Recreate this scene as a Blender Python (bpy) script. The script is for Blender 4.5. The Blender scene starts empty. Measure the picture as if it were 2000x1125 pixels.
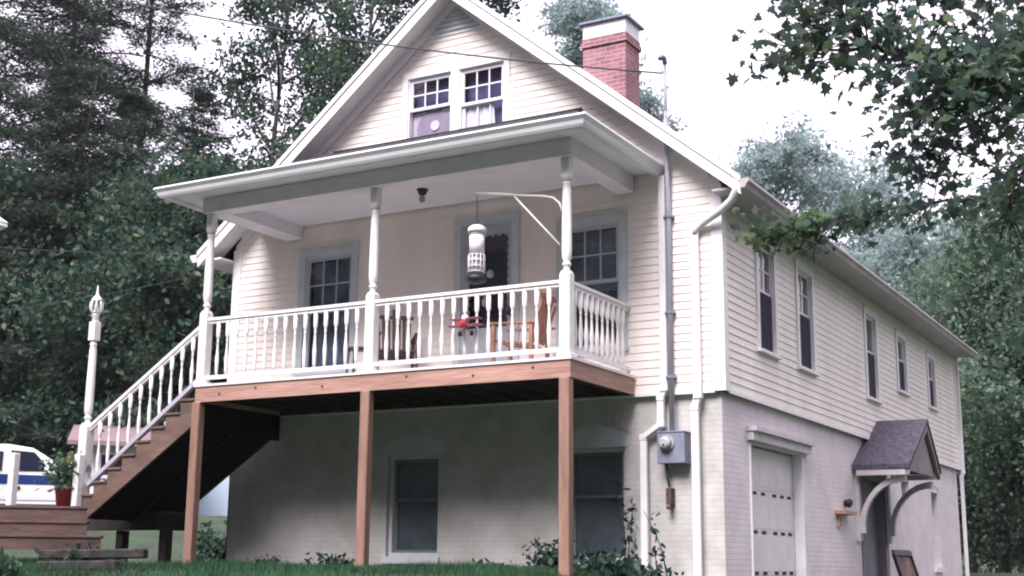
import bpy, math, random
import numpy as np
from mathutils import Vector, Matrix
D, S = bpy.data, bpy.context.scene
COL = S.collection
rad = math.radians
# ------------------------------------------------------------------ camera
FL, YAW, PIT, ROL = 2550.13, 0.515313, 0.20945, 0.00977       # focal length in 2000 px wide picture
EYE = np.array([5.7798, -15.7317, 0.0497])
CF = np.array([-math.sin(YAW)*math.cos(PIT), math.cos(YAW)*math.cos(PIT), math.sin(PIT)])
_r0 = np.array([math.cos(YAW), math.sin(YAW), 0.0]); _u0 = np.cross(_r0, CF)
CR = _r0*math.cos(ROL) + _u0*math.sin(ROL); CU = np.cross(CR, CF)
cam = D.cameras.new("camera"); camo = D.objects.new("camera", cam); COL.objects.link(camo)
camo.matrix_world = Matrix(((CR[0], CU[0], -CF[0], EYE[0]), (CR[1], CU[1], -CF[1], EYE[1]), (CR[2], CU[2], -CF[2], EYE[2]), (0, 0, 0, 1)))
cam.sensor_fit = 'HORIZONTAL'; cam.sensor_width = 36; cam.lens = FL/2000*36
cam.clip_start = 0.1; cam.clip_end = 2000
S.camera = camo
# ------------------------------------------------------------------ world, sun, exposure
SUN_EL, SUN_AZ = 48, 0          # azimuth from -y (towards the viewer), negative = viewer's left
w = D.worlds.new("World"); S.world = w; w.use_nodes = True
nt = w.node_tree; bg = nt.nodes['Background']
sky = nt.nodes.new('ShaderNodeTexSky'); sky.sky_type = 'NISHITA'; sky.sun_disc = False
sky.sun_elevation = rad(SUN_EL); sky.sun_rotation = rad(180-SUN_AZ)
sky.air_density = 1.0; sky.dust_density = 3.0
mx = nt.nodes.new('ShaderNodeMix'); mx.data_type = 'RGBA'; mx.inputs[0].default_value = 0.86
nt.links.new(sky.outputs[0], mx.inputs[6]); mx.inputs[7].default_value = (9.8, 8.9, 10.4, 1)      # thick even cloud
nt.links.new(mx.outputs[2], bg.inputs['Color']); bg.inputs['Strength'].default_value = 0.066
sl = D.lights.new("sun", 'SUN'); sl.energy = 2.2; sl.angle = rad(32); sl.color = (1, .93, .955)
so = D.objects.new("sun", sl); COL.objects.link(so)
a, e = rad(SUN_AZ), rad(SUN_EL)
sd = Vector((math.sin(a)*math.cos(e), -math.cos(a)*math.cos(e), math.sin(e)))
so.rotation_euler = sd.to_track_quat('Z', 'Y').to_euler()
S.view_settings.view_transform = 'Standard'; S.view_settings.look = 'None'; S.view_settings.gamma = 1
S.view_settings.exposure = 1.7
S.render.engine = 'CYCLES'
S.cycles.use_denoising = True
S.cycles.pixel_filter_type = 'BLACKMAN_HARRIS'; S.cycles.filter_width = 2.1
S.cycles.max_bounces = 8; S.cycles.diffuse_bounces = 4; S.cycles.transparent_max_bounces = 24

# ------------------------------------------------------------------ helpers
def ray(u, v):
    return CF + CR*(u-1000)/FL + CU*(562.5-v)/FL
def onY(u, v, y):
    d = ray(u, v); return EYE + d*((y-EYE[1])/d[1])
def at(u, d, v=1100):            # ground-plan point seen at column u, d metres away
    r = ray(u, v); h = math.hypot(r[0], r[1]); return EYE + r*(d/h)

class MB:
    def __init__(s): s.v, s.f, s.sm = [], [], []
    def add(s, vs, fs, smooth=False):
        n = len(s.v); s.v += [tuple(map(float, p)) for p in vs]
        for f in fs: s.f.append(tuple(n+i for i in f)); s.sm.append(smooth)
        return s
    def box(s, x0, x1, y0, y1, z0, z1):
        return s.add([(x0,y0,z0),(x1,y0,z0),(x1,y1,z0),(x0,y1,z0),(x0,y0,z1),(x1,y0,z1),(x1,y1,z1),(x0,y1,z1)],
                     [(0,3,2,1),(4,5,6,7),(0,1,5,4),(1,2,6,5),(2,3,7,6),(3,0,4,7)])
    def obox(s, c, ax, ay, az):   # oriented box: centre and three half-axes
        c, ax, ay, az = map(lambda q: np.array(q, float), (c, ax, ay, az))
        vs = [c+i*ax+j*ay+k*az for k in (-1,1) for i, j in ((-1,-1),(1,-1),(1,1),(-1,1))]
        return s.add(vs, [(0,3,2,1),(4,5,6,7),(0,1,5,4),(1,2,6,5),(2,3,7,6),(3,0,4,7)])
    def beam(s, p, q, w, h, up=(0,0,1)):
        p, q = np.array(p, float), np.array(q, float); d = q-p; L = np.linalg.norm(d); d /= L
        sd_ = np.cross(d, up); sd_ /= np.linalg.norm(sd_); u_ = np.cross(sd_, d)
        return s.obox((p+q)/2, d*L/2, sd_*w/2, u_*h/2)
    def prism(s, poly, axis, a, b):   # polygon in the two other axes, extruded from a to b
        n = len(poly)
        def P(p, t):
            return (t, p[0], p[1]) if axis == 0 else ((p[0], t, p[1]) if axis == 1 else (p[0], p[1], t))
        vs = [P(p, a) for p in poly] + [P(p, b) for p in poly]
        return s.add(vs, [tuple(range(n))[::-1], tuple(range(n, 2*n))] + [(i, (i+1) % n, n+(i+1) % n, n+i) for i in range(n)])
    def tube(s, pts, r, n=8, cap=True):
        pts = [np.array(p, float) for p in pts]; rs = r if hasattr(r, '__len__') else [r]*len(pts)
        vs = []; ref = None
        for i, p in enumerate(pts):
            d = pts[min(i+1, len(pts)-1)] - pts[max(i-1, 0)]; d = d/(np.linalg.norm(d)+1e-9)
            if ref is None: ref = np.array((0,0,1.)) if abs(d[2]) < .9 else np.array((1.,0,0))
            x = np.cross(ref, d); x /= np.linalg.norm(x)+1e-9; y = np.cross(d, x); ref = y*0+np.cross(d, x) if abs(d@ref) < .95 else ref
            for k in range(n):
                t = 2*math.pi*k/n; vs.append(p + rs[i]*(x*math.cos(t)+y*math.sin(t)))
        fs = [(i*n+k, i*n+(k+1) % n, (i+1)*n+(k+1) % n, (i+1)*n+k) for i in range(len(pts)-1) for k in range(n)]
        s.add(vs, fs, True)
        if cap:
            m = len(s.v)-len(vs); s.f.append(tuple(m+k for k in range(n))[::-1]); s.f.append(tuple(m+(len(pts)-1)*n+k for k in range(n))); s.sm += [False, False]
        return s
    def lathe(s, prof, c, n=14, smooth=True, rot=0):   # profile of (r, z) about a vertical axis
        vs = [(c[0]+r*math.cos(rot+2*math.pi*k/n), c[1]+r*math.sin(rot+2*math.pi*k/n), c[2]+z) for r, z in prof for k in range(n)]
        fs = [(i*n+k, i*n+(k+1) % n, (i+1)*n+(k+1) % n, (i+1)*n+k) for i in range(len(prof)-1) for k in range(n)]
        s.add(vs, fs, smooth)
        m = len(s.v)-len(vs)
        s.f.append(tuple(m+k for k in range(n))[::-1]); s.f.append(tuple(m+(len(prof)-1)*n+k for k in range(n))); s.sm += [False, False]
        return s
    def build(s, name, m, parent=None, bevel=0, loc=None):
        me = D.meshes.new(name); org = np.array(ORG.get(parent.name, (0,0,0)) if parent else (0,0,0), float)
        if loc is not None: org = np.array(loc, float)
        me.from_pydata([tuple(np.array(p)-org) for p in s.v], [], s.f); me.validate()
        me.polygons.foreach_set('use_smooth', s.sm[:len(me.polygons)] if len(s.sm) >= len(me.polygons) else [False]*len(me.polygons))
        me.materials.append(m); o = D.objects.new(name, me); COL.objects.link(o)
        if parent: o.parent = parent
        if loc is not None:
            o.location = Vector(loc) - Vector(ORG.get(parent.name, (0,0,0)) if parent else (0,0,0))
        if parent: ORG[o.name] = tuple(org)
        elif loc is not None: ORG[o.name] = tuple(org)
        if bevel:
            b = o.modifiers.new('bevel', 'BEVEL'); b.width = bevel; b.segments = 1; b.limit_method = 'ANGLE'; b.angle_limit = rad(50)
        return o
ORG = {}
def thing(name, label, cat, loc=(0,0,0), group=None):
    o = D.objects.new(name, None); COL.objects.link(o); o.location = loc; o.empty_display_size = .2
    o['label'] = label; o['category'] = cat
    if group: o['group'] = group
    ORG[o.name] = tuple(loc); return o
def tag(o, label, cat, group=None):
    o['label'] = label; o['category'] = cat
    if group: o['group'] = group
    return o
def dup(o, parent, off):
    c = o.copy(); COL.objects.link(c); c.parent = parent; c.location = o.location + Vector(off); return c

# ------------------------------------------------------------------ materials
def mat(name, col, rough=.6, var=.08, scale=6, bump=0., bscale=40, stretch=(1,1,1), col2=None, metal=0., spec=.4, thr=None):
    m = D.materials.new(name); m.use_nodes = True; n = m.node_tree; L = n.links
    b = n.nodes['Principled BSDF']; b.inputs['Roughness'].default_value = rough; b.inputs['Metallic'].default_value = metal
    b.inputs['Specular IOR Level'].default_value = spec
    tc = n.nodes.new('ShaderNodeNewGeometry'); mp = n.nodes.new('ShaderNodeMapping'); mp.inputs['Scale'].default_value = stretch
    L.new(tc.outputs['Position'], mp.inputs[0])
    nz = n.nodes.new('ShaderNodeTexNoise'); nz.inputs['Scale'].default_value = scale; nz.inputs['Detail'].default_value = 6; nz.inputs['Roughness'].default_value = .62
    L.new(mp.outputs[0], nz.inputs['Vector'])
    rp = n.nodes.new('ShaderNodeValToRGB'); e = rp.color_ramp.elements
    t = thr or (.3, .7); e[0].position, e[1].position = t
    c2 = col2 or tuple(c*(1-2.2*var) for c in col)
    e[0].color = (*c2, 1); e[1].color = (*(min(1, c*(1+var)) for c in col), 1)
    L.new(nz.outputs[0], rp.inputs[0]); L.new(rp.outputs[0], b.inputs['Base Color'])
    if bump:
        n2 = n.nodes.new('ShaderNodeTexNoise'); n2.inputs['Scale'].default_value = bscale; n2.inputs['Detail'].default_value = 4
        L.new(mp.outputs[0], n2.inputs['Vector']); bp = n.nodes.new('ShaderNodeBump'); bp.inputs['Strength'].default_value = bump; bp.inputs['Distance'].default_value = .02
        L.new(n2.outputs[0], bp.inputs['Height']); L.new(bp.outputs[0], b.inputs['Normal'])
    return m
def brickmat(name, c1, c2, mort, axis, bump=.6, scale=1., rough=.8, mscale=.012, stain=None):
    m = D.materials.new(name); m.use_nodes = True; n = m.node_tree; L = n.links; b = n.nodes['Principled BSDF']; b.inputs['Roughness'].default_value = rough
    g = n.nodes.new('ShaderNodeNewGeometry'); sp = n.nodes.new('ShaderNodeSeparateXYZ'); cb = n.nodes.new('ShaderNodeCombineXYZ')
    L.new(g.outputs['Position'], sp.inputs[0])
    if axis == 2:      # both faces of a corner
        ad = n.nodes.new('ShaderNodeMath'); ad.operation = 'ADD'; L.new(sp.outputs[0], ad.inputs[0]); L.new(sp.outputs[1], ad.inputs[1]); L.new(ad.outputs[0], cb.inputs[0])
    else: L.new(sp.outputs[axis], cb.inputs[0])
    L.new(sp.outputs[2], cb.inputs[1])
    nz0 = n.nodes.new('ShaderNodeTexNoise'); nz0.inputs['Scale'].default_value = 9; nz0.inputs['Detail'].default_value = 3
    L.new(g.outputs['Position'], nz0.inputs['Vector'])
    wob = n.nodes.new('ShaderNodeMix'); wob.data_type = 'VECTOR'; wob.inputs[0].default_value = .012
    L.new(cb.outputs[0], wob.inputs[4]); L.new(nz0.outputs[1], wob.inputs[5])
    bt = n.nodes.new('ShaderNodeTexBrick'); bt.inputs['Scale'].default_value = scale; bt.inputs['Brick Width'].default_value = .21; bt.inputs['Row Height'].default_value = .072
    bt.inputs['Mortar Size'].default_value = mscale; bt.inputs['Mortar Smooth'].default_value = .4; bt.inputs['Bias'].default_value = 0
    bt.inputs['Color1'].default_value = (*c1, 1); bt.inputs['Color2'].default_value = (*c2, 1); bt.inputs['Mortar'].default_value = (*mort, 1)
    L.new(wob.outputs[1], bt.inputs['Vector'])
    nz = n.nodes.new('ShaderNodeTexNoise'); nz.inputs['Scale'].default_value = 2.2; nz.inputs['Detail'].default_value = 8; nz.inputs['Roughness'].default_value = .65
    L.new(g.outputs['Position'], nz.inputs['Vector'])
    rp = n.nodes.new('ShaderNodeValToRGB'); rp.color_ramp.elements[0].position = .32; rp.color_ramp.elements[1].position = .62
    s = stain or (.78, .77, .76); rp.color_ramp.elements[0].color = (*s, 1); rp.color_ramp.elements[1].color = (1, 1, 1, 1); L.new(nz.outputs[0], rp.inputs[0])
    ml = n.nodes.new('ShaderNodeMix'); ml.data_type = 'RGBA'; ml.blend_type = 'MULTIPLY'; ml.inputs[0].default_value = 1
    L.new(bt.outputs[0], ml.inputs[6]); L.new(rp.outputs[0], ml.inputs[7]); L.new(ml.outputs[2], b.inputs['Base Color'])
    inv = n.nodes.new('ShaderNodeMath'); inv.operation = 'SUBTRACT'; inv.inputs[0].default_value = 1; L.new(bt.outputs['Fac'], inv.inputs[1])
    nb = n.nodes.new('ShaderNodeTexNoise'); nb.inputs['Scale'].default_value = 35; nb.inputs['Detail'].default_value = 4; L.new(g.outputs['Position'], nb.inputs['Vector'])
    ad2 = n.nodes.new('ShaderNodeMath'); ad2.operation = 'MULTIPLY_ADD'; ad2.inputs[1].default_value = .7; L.new(nb.outputs[0], ad2.inputs[0]); L.new(inv.outputs[0], ad2.inputs[2])
    bp = n.nodes.new('ShaderNodeBump'); bp.inputs['Strength'].default_value = bump; bp.inputs['Distance'].default_value = .012
    L.new(ad2.outputs[0], bp.inputs['Height']); L.new(bp.outputs[0], b.inputs['Normal'])
    return m
def glassmat(name, tint=(.9, .92, .97), rough=.09):
    m = D.materials.new(name); m.use_nodes = True; n = m.node_tree; L = n.links; out = n.nodes['Material Output']; n.nodes.remove(n.nodes['Principled BSDF'])
    t = n.nodes.new('ShaderNodeBsdfTransparent'); t.inputs[0].default_value = (*tint, 1)
    g = n.nodes.new('ShaderNodeBsdfGlossy'); g.inputs['Roughness'].default_value = rough
    lw = n.nodes.new('ShaderNodeFresnel'); lw.inputs['IOR'].default_value = 1.95
    nz = n.nodes.new('ShaderNodeTexNoise'); nz.inputs['Scale'].default_value = 1.3; bp = n.nodes.new('ShaderNodeBump'); bp.inputs['Strength'].default_value = .12; bp.inputs['Distance'].default_value = .05
    L.new(nz.outputs[0], bp.inputs['Height']); L.new(bp.outputs[0], g.inputs['Normal'])
    x = n.nodes.new('ShaderNodeMixShader'); gb = n.nodes.new('ShaderNodeNewGeometry'); fm = n.nodes.new('ShaderNodeMath'); fm.operation = 'SUBTRACT'; fm.use_clamp = True; L.new(lw.outputs[0], fm.inputs[0]); L.new(gb.outputs['Backfacing'], fm.inputs[1]); L.new(fm.outputs[0], x.inputs[0]); L.new(t.outputs[0], x.inputs[1]); L.new(g.outputs[0], x.inputs[2]); L.new(x.outputs[0], out.inputs[0])
    return m
def leafmat(name, c1, c2, c3, tr=.45, rough=.55):
    m = D.materials.new(name); m.use_nodes = True; n = m.node_tree; L = n.links; out = n.nodes['Material Output']; b = n.nodes['Principled BSDF']
    g = n.nodes.new('ShaderNodeNewGeometry'); r = n.nodes.new('ShaderNodeValToRGB'); e = r.color_ramp.elements
    e[0].color = (*c1, 1); e[1].color = (*c3, 1); k = e.new(.55); k.color = (*c2, 1); L.new(g.outputs['Random Per Island'], r.inputs[0])
    nz = n.nodes.new('ShaderNodeTexNoise'); nz.inputs['Scale'].default_value = .7; nz.inputs['Detail'].default_value = 2; L.new(g.outputs['Position'], nz.inputs['Vector'])
    hs = n.nodes.new('ShaderNodeHueSaturation'); mr = n.nodes.new('ShaderNodeMapRange'); mr.inputs['From Min'].default_value = .3; mr.inputs['From Max'].default_value = .7; mr.inputs['To Min'].default_value = .6; mr.inputs['To Max'].default_value = 1.4
    L.new(nz.outputs[0], mr.inputs[0]); L.new(mr.outputs[0], hs.inputs['Value']); L.new(r.outputs[0], hs.inputs['Color'])
    L.new(hs.outputs[0], b.inputs['Base Color']); b.inputs['Roughness'].default_value = rough; b.inputs['Specular IOR Level'].default_value = .3
    t = n.nodes.new('ShaderNodeBsdfTranslucent'); L.new(hs.outputs[0], t.inputs[0])
    x = n.nodes.new('ShaderNodeMixShader'); x.inputs[0].default_value = tr; L.new(b.outputs[0], x.inputs[1]); L.new(t.outputs[0], x.inputs[2]); L.new(x.outputs[0], out.inputs[0])
    return m
WHITE = mat('white_paint', (.80,.79,.80), .5, .04, 3)
GREYW = mat('white_gutter_metal', (.72,.73,.76), .4, .04, 2)
EAVEG = mat('shaded_eave_brown', (.42,.38,.39), .5, .1, 2)  # shade on the right eave put into the gutter and soffit colour
PWHITE = mat('porch_white_paint', (.80,.78,.78), .5, .05, 8, .1, 30)
PGREEN = mat('beam_paint', (.79,.76,.81), .55, .05, 3)
CEIL = mat('ceiling_paint', (.78,.77,.82), .6, .04, 2)
CREAM = mat('cream_vinyl_siding', (.83,.77,.72), .55, .055, 1.6, .05, 20, (1,1,.22))
FRAME = mat('grey_green_trim_paint', (.52,.55,.58), .5, .06, 6)
CEDAR = mat('cedar_lumber', (.285,.17,.13), .7, .2, 7, .5, 30, (1,1,.12), (.15,.085,.065))
CEDARH = mat('cedar_board', (.40,.24,.195), .7, .16, 7, .5, 30, (.12,.12,1), (.26,.145,.115))
STAIRW = mat('weathered_brown_lumber', (.15,.098,.078), .75, .2, 6, .4, 30, (.3,.3,1))
STEPW = mat('brown_step_lumber', (.115,.072,.062), .75, .22, 5, .4, 30, (.3,.3,1))
DARKW = mat('shade_dark_lumber', (.032,.026,.024), .85, .2, 6)  # shade below the deck and stairs put into the lumber colour
DECKT = mat('grey_painted_rail', (.42,.42,.48), .55, .08, 6)
SHING = mat('dark_shingles', (.045,.042,.05), .9, .35, 18, .5, 40)
HOODR = mat('purple_grey_shingles', (.085,.078,.105), .85, .3, 14, .5, 40)
BRF = brickmat('white_brick_front_shaded', (.51,.505,.49), (.53,.525,.51), (.495,.49,.475), 0, .18, stain=(.76,.75,.72))  # front copy of the brick, darkened in colour for shade
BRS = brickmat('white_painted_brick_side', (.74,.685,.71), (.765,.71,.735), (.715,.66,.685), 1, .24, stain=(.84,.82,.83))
BRICK = brickmat('red_brick', (.29,.11,.12), (.37,.17,.19), (.38,.27,.29), 2, .5, stain=(.62,.6,.66))
GLASS = glassmat('window_glass'); GLASSD = glassmat('dusty_window_glass', (.6,.66,.72), .45)
DARKIN = mat('dark_interior', (.03,.035,.055), .9, .1, 2)
METERG = mat('grey_painted_steel', (.25,.27,.36), .4, .08, 6, metal=.2)
BLACK = mat('black_metal', (.02,.02,.022), .5, .1, 5)
CHAIRD = mat('dark_brown_wood', (.085,.05,.045), .6, .2, 10, 0, 30, (1,1,.3))
CHAIRR = mat('reddish_wood', (.42,.20,.14), .6, .2, 10, 0, 30, (1,1,.3))
RED = mat('red_paint', (.42,.035,.06), .4, .08, 6)
POTR = mat('red_plastic', (.33,.035,.05), .45, .08, 6)
CURT = mat('white_curtain', (.72,.70,.74), .9, .1, 9)
FANM = mat('lilac_plastic', (.36,.335,.40), .5, .08, 8)
BARK = mat('bark', (.075,.058,.05), .9, .3, 8, .6, 25, (1,1,.3))
BARKG = mat('grey_bark', (.13,.115,.11), .9, .3, 8, .6, 25, (1,1,.3))

# ------------------------------------------------------------------ terrain
STAIRSHADE = mat('stair_shade_black', (.014,.012,.012), .9, .2, 6, spec=.1)  # near black stands for the deep shade under the stairs
def sst(a, b, x):
    t = np.clip((np.asarray(x, float)-a)/(b-a), 0, 1); return t*t*(3-2*t)
def ground_h(x, y):
    x = np.asarray(x, float); y = np.asarray(y, float)
    h = -0.04 - 0.118*np.clip(-3.0-y, 0, 18)
    h = h - .55*sst(-1.6, .3, x)*sst(-5, -1.5, y)*(1-sst(13, 20, y))
    h = h + .95*sst(-.5, 11, y)*sst(-7.5, -11, x)
    h = h + .40*sst(13, 28, y)*sst(-9, -14, x) + .34*sst(-2, 5, y)*sst(-13, -18, x)
    h = h + .16*sst(16, 30, y)*sst(-2, 3, x)
    h = h + 9*sst(55, 140, y+0*x) + 5*sst(-40, -90, x)
    return h
def gz(x, y): return float(ground_h(x, y))
GRASSG = mat('lawn_soil_green', (.034,.066,.034), .95, .3, 1.5, .6, 25, col2=(.030,.032,.022))
xs = np.unique(np.concatenate([np.linspace(-260, -24, 48), np.linspace(-24, 14, 96), np.linspace(14, 260, 48)]))
ys = np.unique(np.concatenate([np.linspace(-60, -22, 14), np.linspace(-22, 20, 106), np.linspace(20, 320, 60)]))
gx, gy = np.meshgrid(xs, ys); hh = ground_h(gx, gy)
gm = MB(); nx = len(xs)
gm.v = [tuple(p) for p in np.stack([gx.ravel(), gy.ravel(), hh.ravel()], 1)]
gm.f = [(j*nx+i, j*nx+i+1, (j+1)*nx+i+1, (j+1)*nx+i) for j in range(len(ys)-1) for i in range(nx-1)]; gm.sm = [True]*len(gm.f)
g = gm.build('ground', GRASSG); g['kind'] = 'structure'

# ------------------------------------------------------------------ house
W, Lh, SB, RZ, SL = 8.28, 15.05, 2.29, 8.66, .82
RX = -W/2
house = thing('house', 'white clapboard gabled house on a white painted brick basement, red brick chimney on its roof', 'house', (-4.14, 7.5, 0))
def roofz(x): return RZ - SL*abs(x-RX)
EXPO = .107
# openings: (a0, a1, z0, z1)
fw = [(-6.83,-5.93,2.93,4.72), (-3.97,-3.12,2.53,4.90), (-2.30,-1.45,2.93,4.66), (-4.98,-3.29,5.95,7.34)]
sw = [(1.40,2.08,3.02,4.52), (3.22,3.93,3.02,4.52), (7.16,7.86,3.02,4.50), (9.50,10.16,3.42,4.45), (12.18,12.80,3.40,4.42)]
def clad(axis, sign, base, z0, zt, ext, ops):
    """clapboards on a wall plane; ext(z) gives the run at height z; axis 0: wall along x (faces -y), 1: along y (faces +x)"""
    mb = MB()
    cuts = sorted({z0, zt} | {round(z0+k*EXPO, 4) for k in range(int((zt-z0)/EXPO)+1)} | {c for o in ops for c in o[2:] if z0 < c < zt})
    for a_, b_ in zip(cuts, cuts[1:]):
        if b_-a_ < 1e-4: continue
        k = math.floor((a_+1e-5-z0)/EXPO); zb = z0+k*EXPO
        oa, ob = (.0105*(1-(a_-zb)/EXPO)+.001, .0105*(1-(b_-zb)/EXPO)+.001)
        l0, r0 = ext(a_); l1, r1 = ext(b_)
        segs = [(l0, l1, r0, r1)]
        cutters = sorted((o[0], o[1]) for o in ops if o[2] < b_-1e-4 and o[3] > a_+1e-4)
        if cutters:
            segs = []; la, lb = l0, l1
            for c0, c1 in cutters:
                segs.append((la, lb, c0, c0)); la = lb = c1
            segs.append((la, lb, r0, r1))
        lip = abs(a_-zb) < 1e-4
        for (pa, pb, qa, qb) in segs:
            if qa-pa < .003: continue
            def P(t, off, z): return (t, base-off, z) if axis == 0 else (base+off, t, z)
            vs = [P(pa, oa, a_), P(qa, oa, a_), P(qb, ob, b_), P(pb, ob, b_)]
            mb.add(vs, [(0,1,2,3)])
            if lip: mb.add([P(pa, 0, a_), P(qa, 0, a_), P(qa, oa, a_), P(pa, oa, a_)], [(0,1,2,3)])
    return mb
def gext(z):
    hw = (RZ-.16-z)/SL; return (max(-W, RX-hw), min(0., RX+hw))
clad(0, -1, 0., SB, RZ-.18, gext, fw).build('siding', CREAM, house)
sid = clad(1, 1, 0., SB, 5.02, lambda z: (0., Lh), sw).build('siding', CREAM, house)
# plain outer walls on the sides nobody sees + floors so that rooms are dark inside
MB().box(-W, -W+.02, .02, Lh, SB, 5.0).box(-W+.02, -.02, Lh-.02, Lh, SB, 5.0).build('rear_wall', CREAM, house)
MB().box(-W+.03, -.08, .08, Lh-.03, SB+.02, SB+.12).build('floor', DARKIN, house)
MB().box(-W+.03, -.08, .12, Lh-.03, 5.2, 5.3).build('attic_floor', DARKIN, house)
# room liner (dark rooms seen through the panes)
MB().box(-W+.1, -.1, 3.2, 3.26, SB+.12, 5.2).box(-2.75, -2.7, .3, 3.2, SB+.12, 5.2).box(-5.5, -5.45, .3, 3.2, SB+.12, 5.2).box(-1.5, -1.45, 3.27, Lh-.1, SB+.12, 5.2).build('partition', DARKIN, house)
MB().box(-6.2, -2.1, 2.2, 2.26, 5.3, 6.75).build('attic_partition', DARKIN, house)
# corner boards, skirt board
for x0, x1, y0, y1 in ((-.13, .024, -.026, -.001), (0.001, .024, 0, .13), (-W-.02, -W+.13, -.026, -.001), (.001, .024, Lh-.12, Lh+.02)):
    MB().box(x0, x1, y0, y1, SB-.03, 5.0).build('corner_board', WHITE, sid)
MB().box(-W, -.131, -.022, .05, SB-.05, SB-.001).box(.001, .02, .131, Lh-.121, SB-.05, SB-.001).build('skirt_board', WHITE, sid)
# --- roof
rt = .10
rm = MB()
for sgn in (-1, 1):
    xe = RX+sgn*4.59
    ze = roofz(xe)
    rm.prism([(RX, RZ), (xe, ze), (xe, ze-rt), (RX, RZ-rt)][::sgn], 1, -.38, Lh+.02)
roof = rm.build('roof', SHING, house)
for sgn in (-1, 1):
    xe = RX+sgn*4.57; ze = roofz(xe)
    MB().prism([(RX, RZ-.015), (xe, ze-.015), (xe, ze-.22), (RX, RZ-.235)][::sgn], 1, -.42, -.381).build('rake_board', WHITE, roof)
    MB().prism([(RX, RZ+.03), (xe, ze+.03), (xe, ze-.05), (RX, RZ-.05)][::sgn], 1, -.445, -.421).build('rake_molding', WHITE, roof)
    MB().prism([(RX, RZ-rt-.005), (xe-sgn*.02, ze-rt+.01), (xe-sgn*.02, ze-rt-.02), (RX, RZ-rt-.035)][::sgn], 1, -.38, -.02).build('rake_soffit', WHITE, roof)
    xw_ = RX+sgn*4.0; zw = roofz(xw_)-rt-.03
    MB().prism([(RX, RZ-rt-.03), (xw_, zw), (xw_, zw-.15), (RX, RZ-rt-.20)][::sgn], 1, -.05, -.016).build('frieze_board', WHITE, roof)
    # eave box
    x0, x1 = sorted((RX+sgn*4.14+sgn*.012, xe-sgn*.015))
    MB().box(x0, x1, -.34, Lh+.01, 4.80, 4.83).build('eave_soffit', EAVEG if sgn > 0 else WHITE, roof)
    fx = xe+sgn*.002
    MB().box(min(fx, fx-sgn*.02), max(fx, fx-sgn*.02), -.38, Lh+.01, 4.78, ze-.02).build('fascia', WHITE, roof)
    # gutter, K-profile
    p = [(fx, 4.885), (fx+sgn*.12, 4.885), (fx+sgn*.125, 4.85), (fx+sgn*.09, 4.81), (fx+sgn*.07, 4.765), (fx, 4.765)]
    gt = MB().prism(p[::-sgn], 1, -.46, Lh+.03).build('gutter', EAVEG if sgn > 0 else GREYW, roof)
# --- chimney
cx0, cx1, cy0, cy1 = -3.24, -2.47, 2.5, 3.05
chim = MB().box(cx0, cx1, cy0, cy1, 6.9, 8.42).box(cx0-.03, cx1+.03, cy0-.03, cy1+.03, 8.421, 8.50).box(cx0-.012, cx1+.012, cy0-.012, cy1+.012, 8.501, 8.58).build('chimney', BRICK, house)
MB().box(cx0+.0, cx1-.0, cy0, cy1, 8.581, 8.83).build('chimney_cap', WHITE, chim)
MB().box(cx0-.05, cx1+.06, cy0-.06, cy1+.10, 8.831, 8.865).build('cap_plate', METERG, chim)
MB().prism([(cx0-.05, 7.97), (cx1+.05, 7.22), (cx1+.05, 7.38), (cx0-.05, 8.10)], 1, cy0-.02, cy0-.004).build('flashing', GREYW, chim)
# --- gable vent
vm = MB().prism([(-4.72, 7.93), (-3.60, 7.93), (-4.16, 8.44)], 1, -.022, .01)
vent = vm.build('gable_vent', WHITE, house)
lv = MB()
for k in range(5):
    z = 7.97+k*.075; hw = (8.36-z)/.42*.46 if k < 5 else .1
    lv.add([(-4.16-hw, -.026, z), (-4.16+hw, -.026, z), (-4.16+hw*.93, -.055, z+.028), (-4.16-hw*.93, -.055, z+.028), (-4.16-hw, -.026, z+.035), (-4.16+hw, -.026, z+.035)], [(0,1,2,3), (3,2,5,4), (0,3,4), (1,5,2)])
lv.build('louvre', FRAME, vent)

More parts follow.
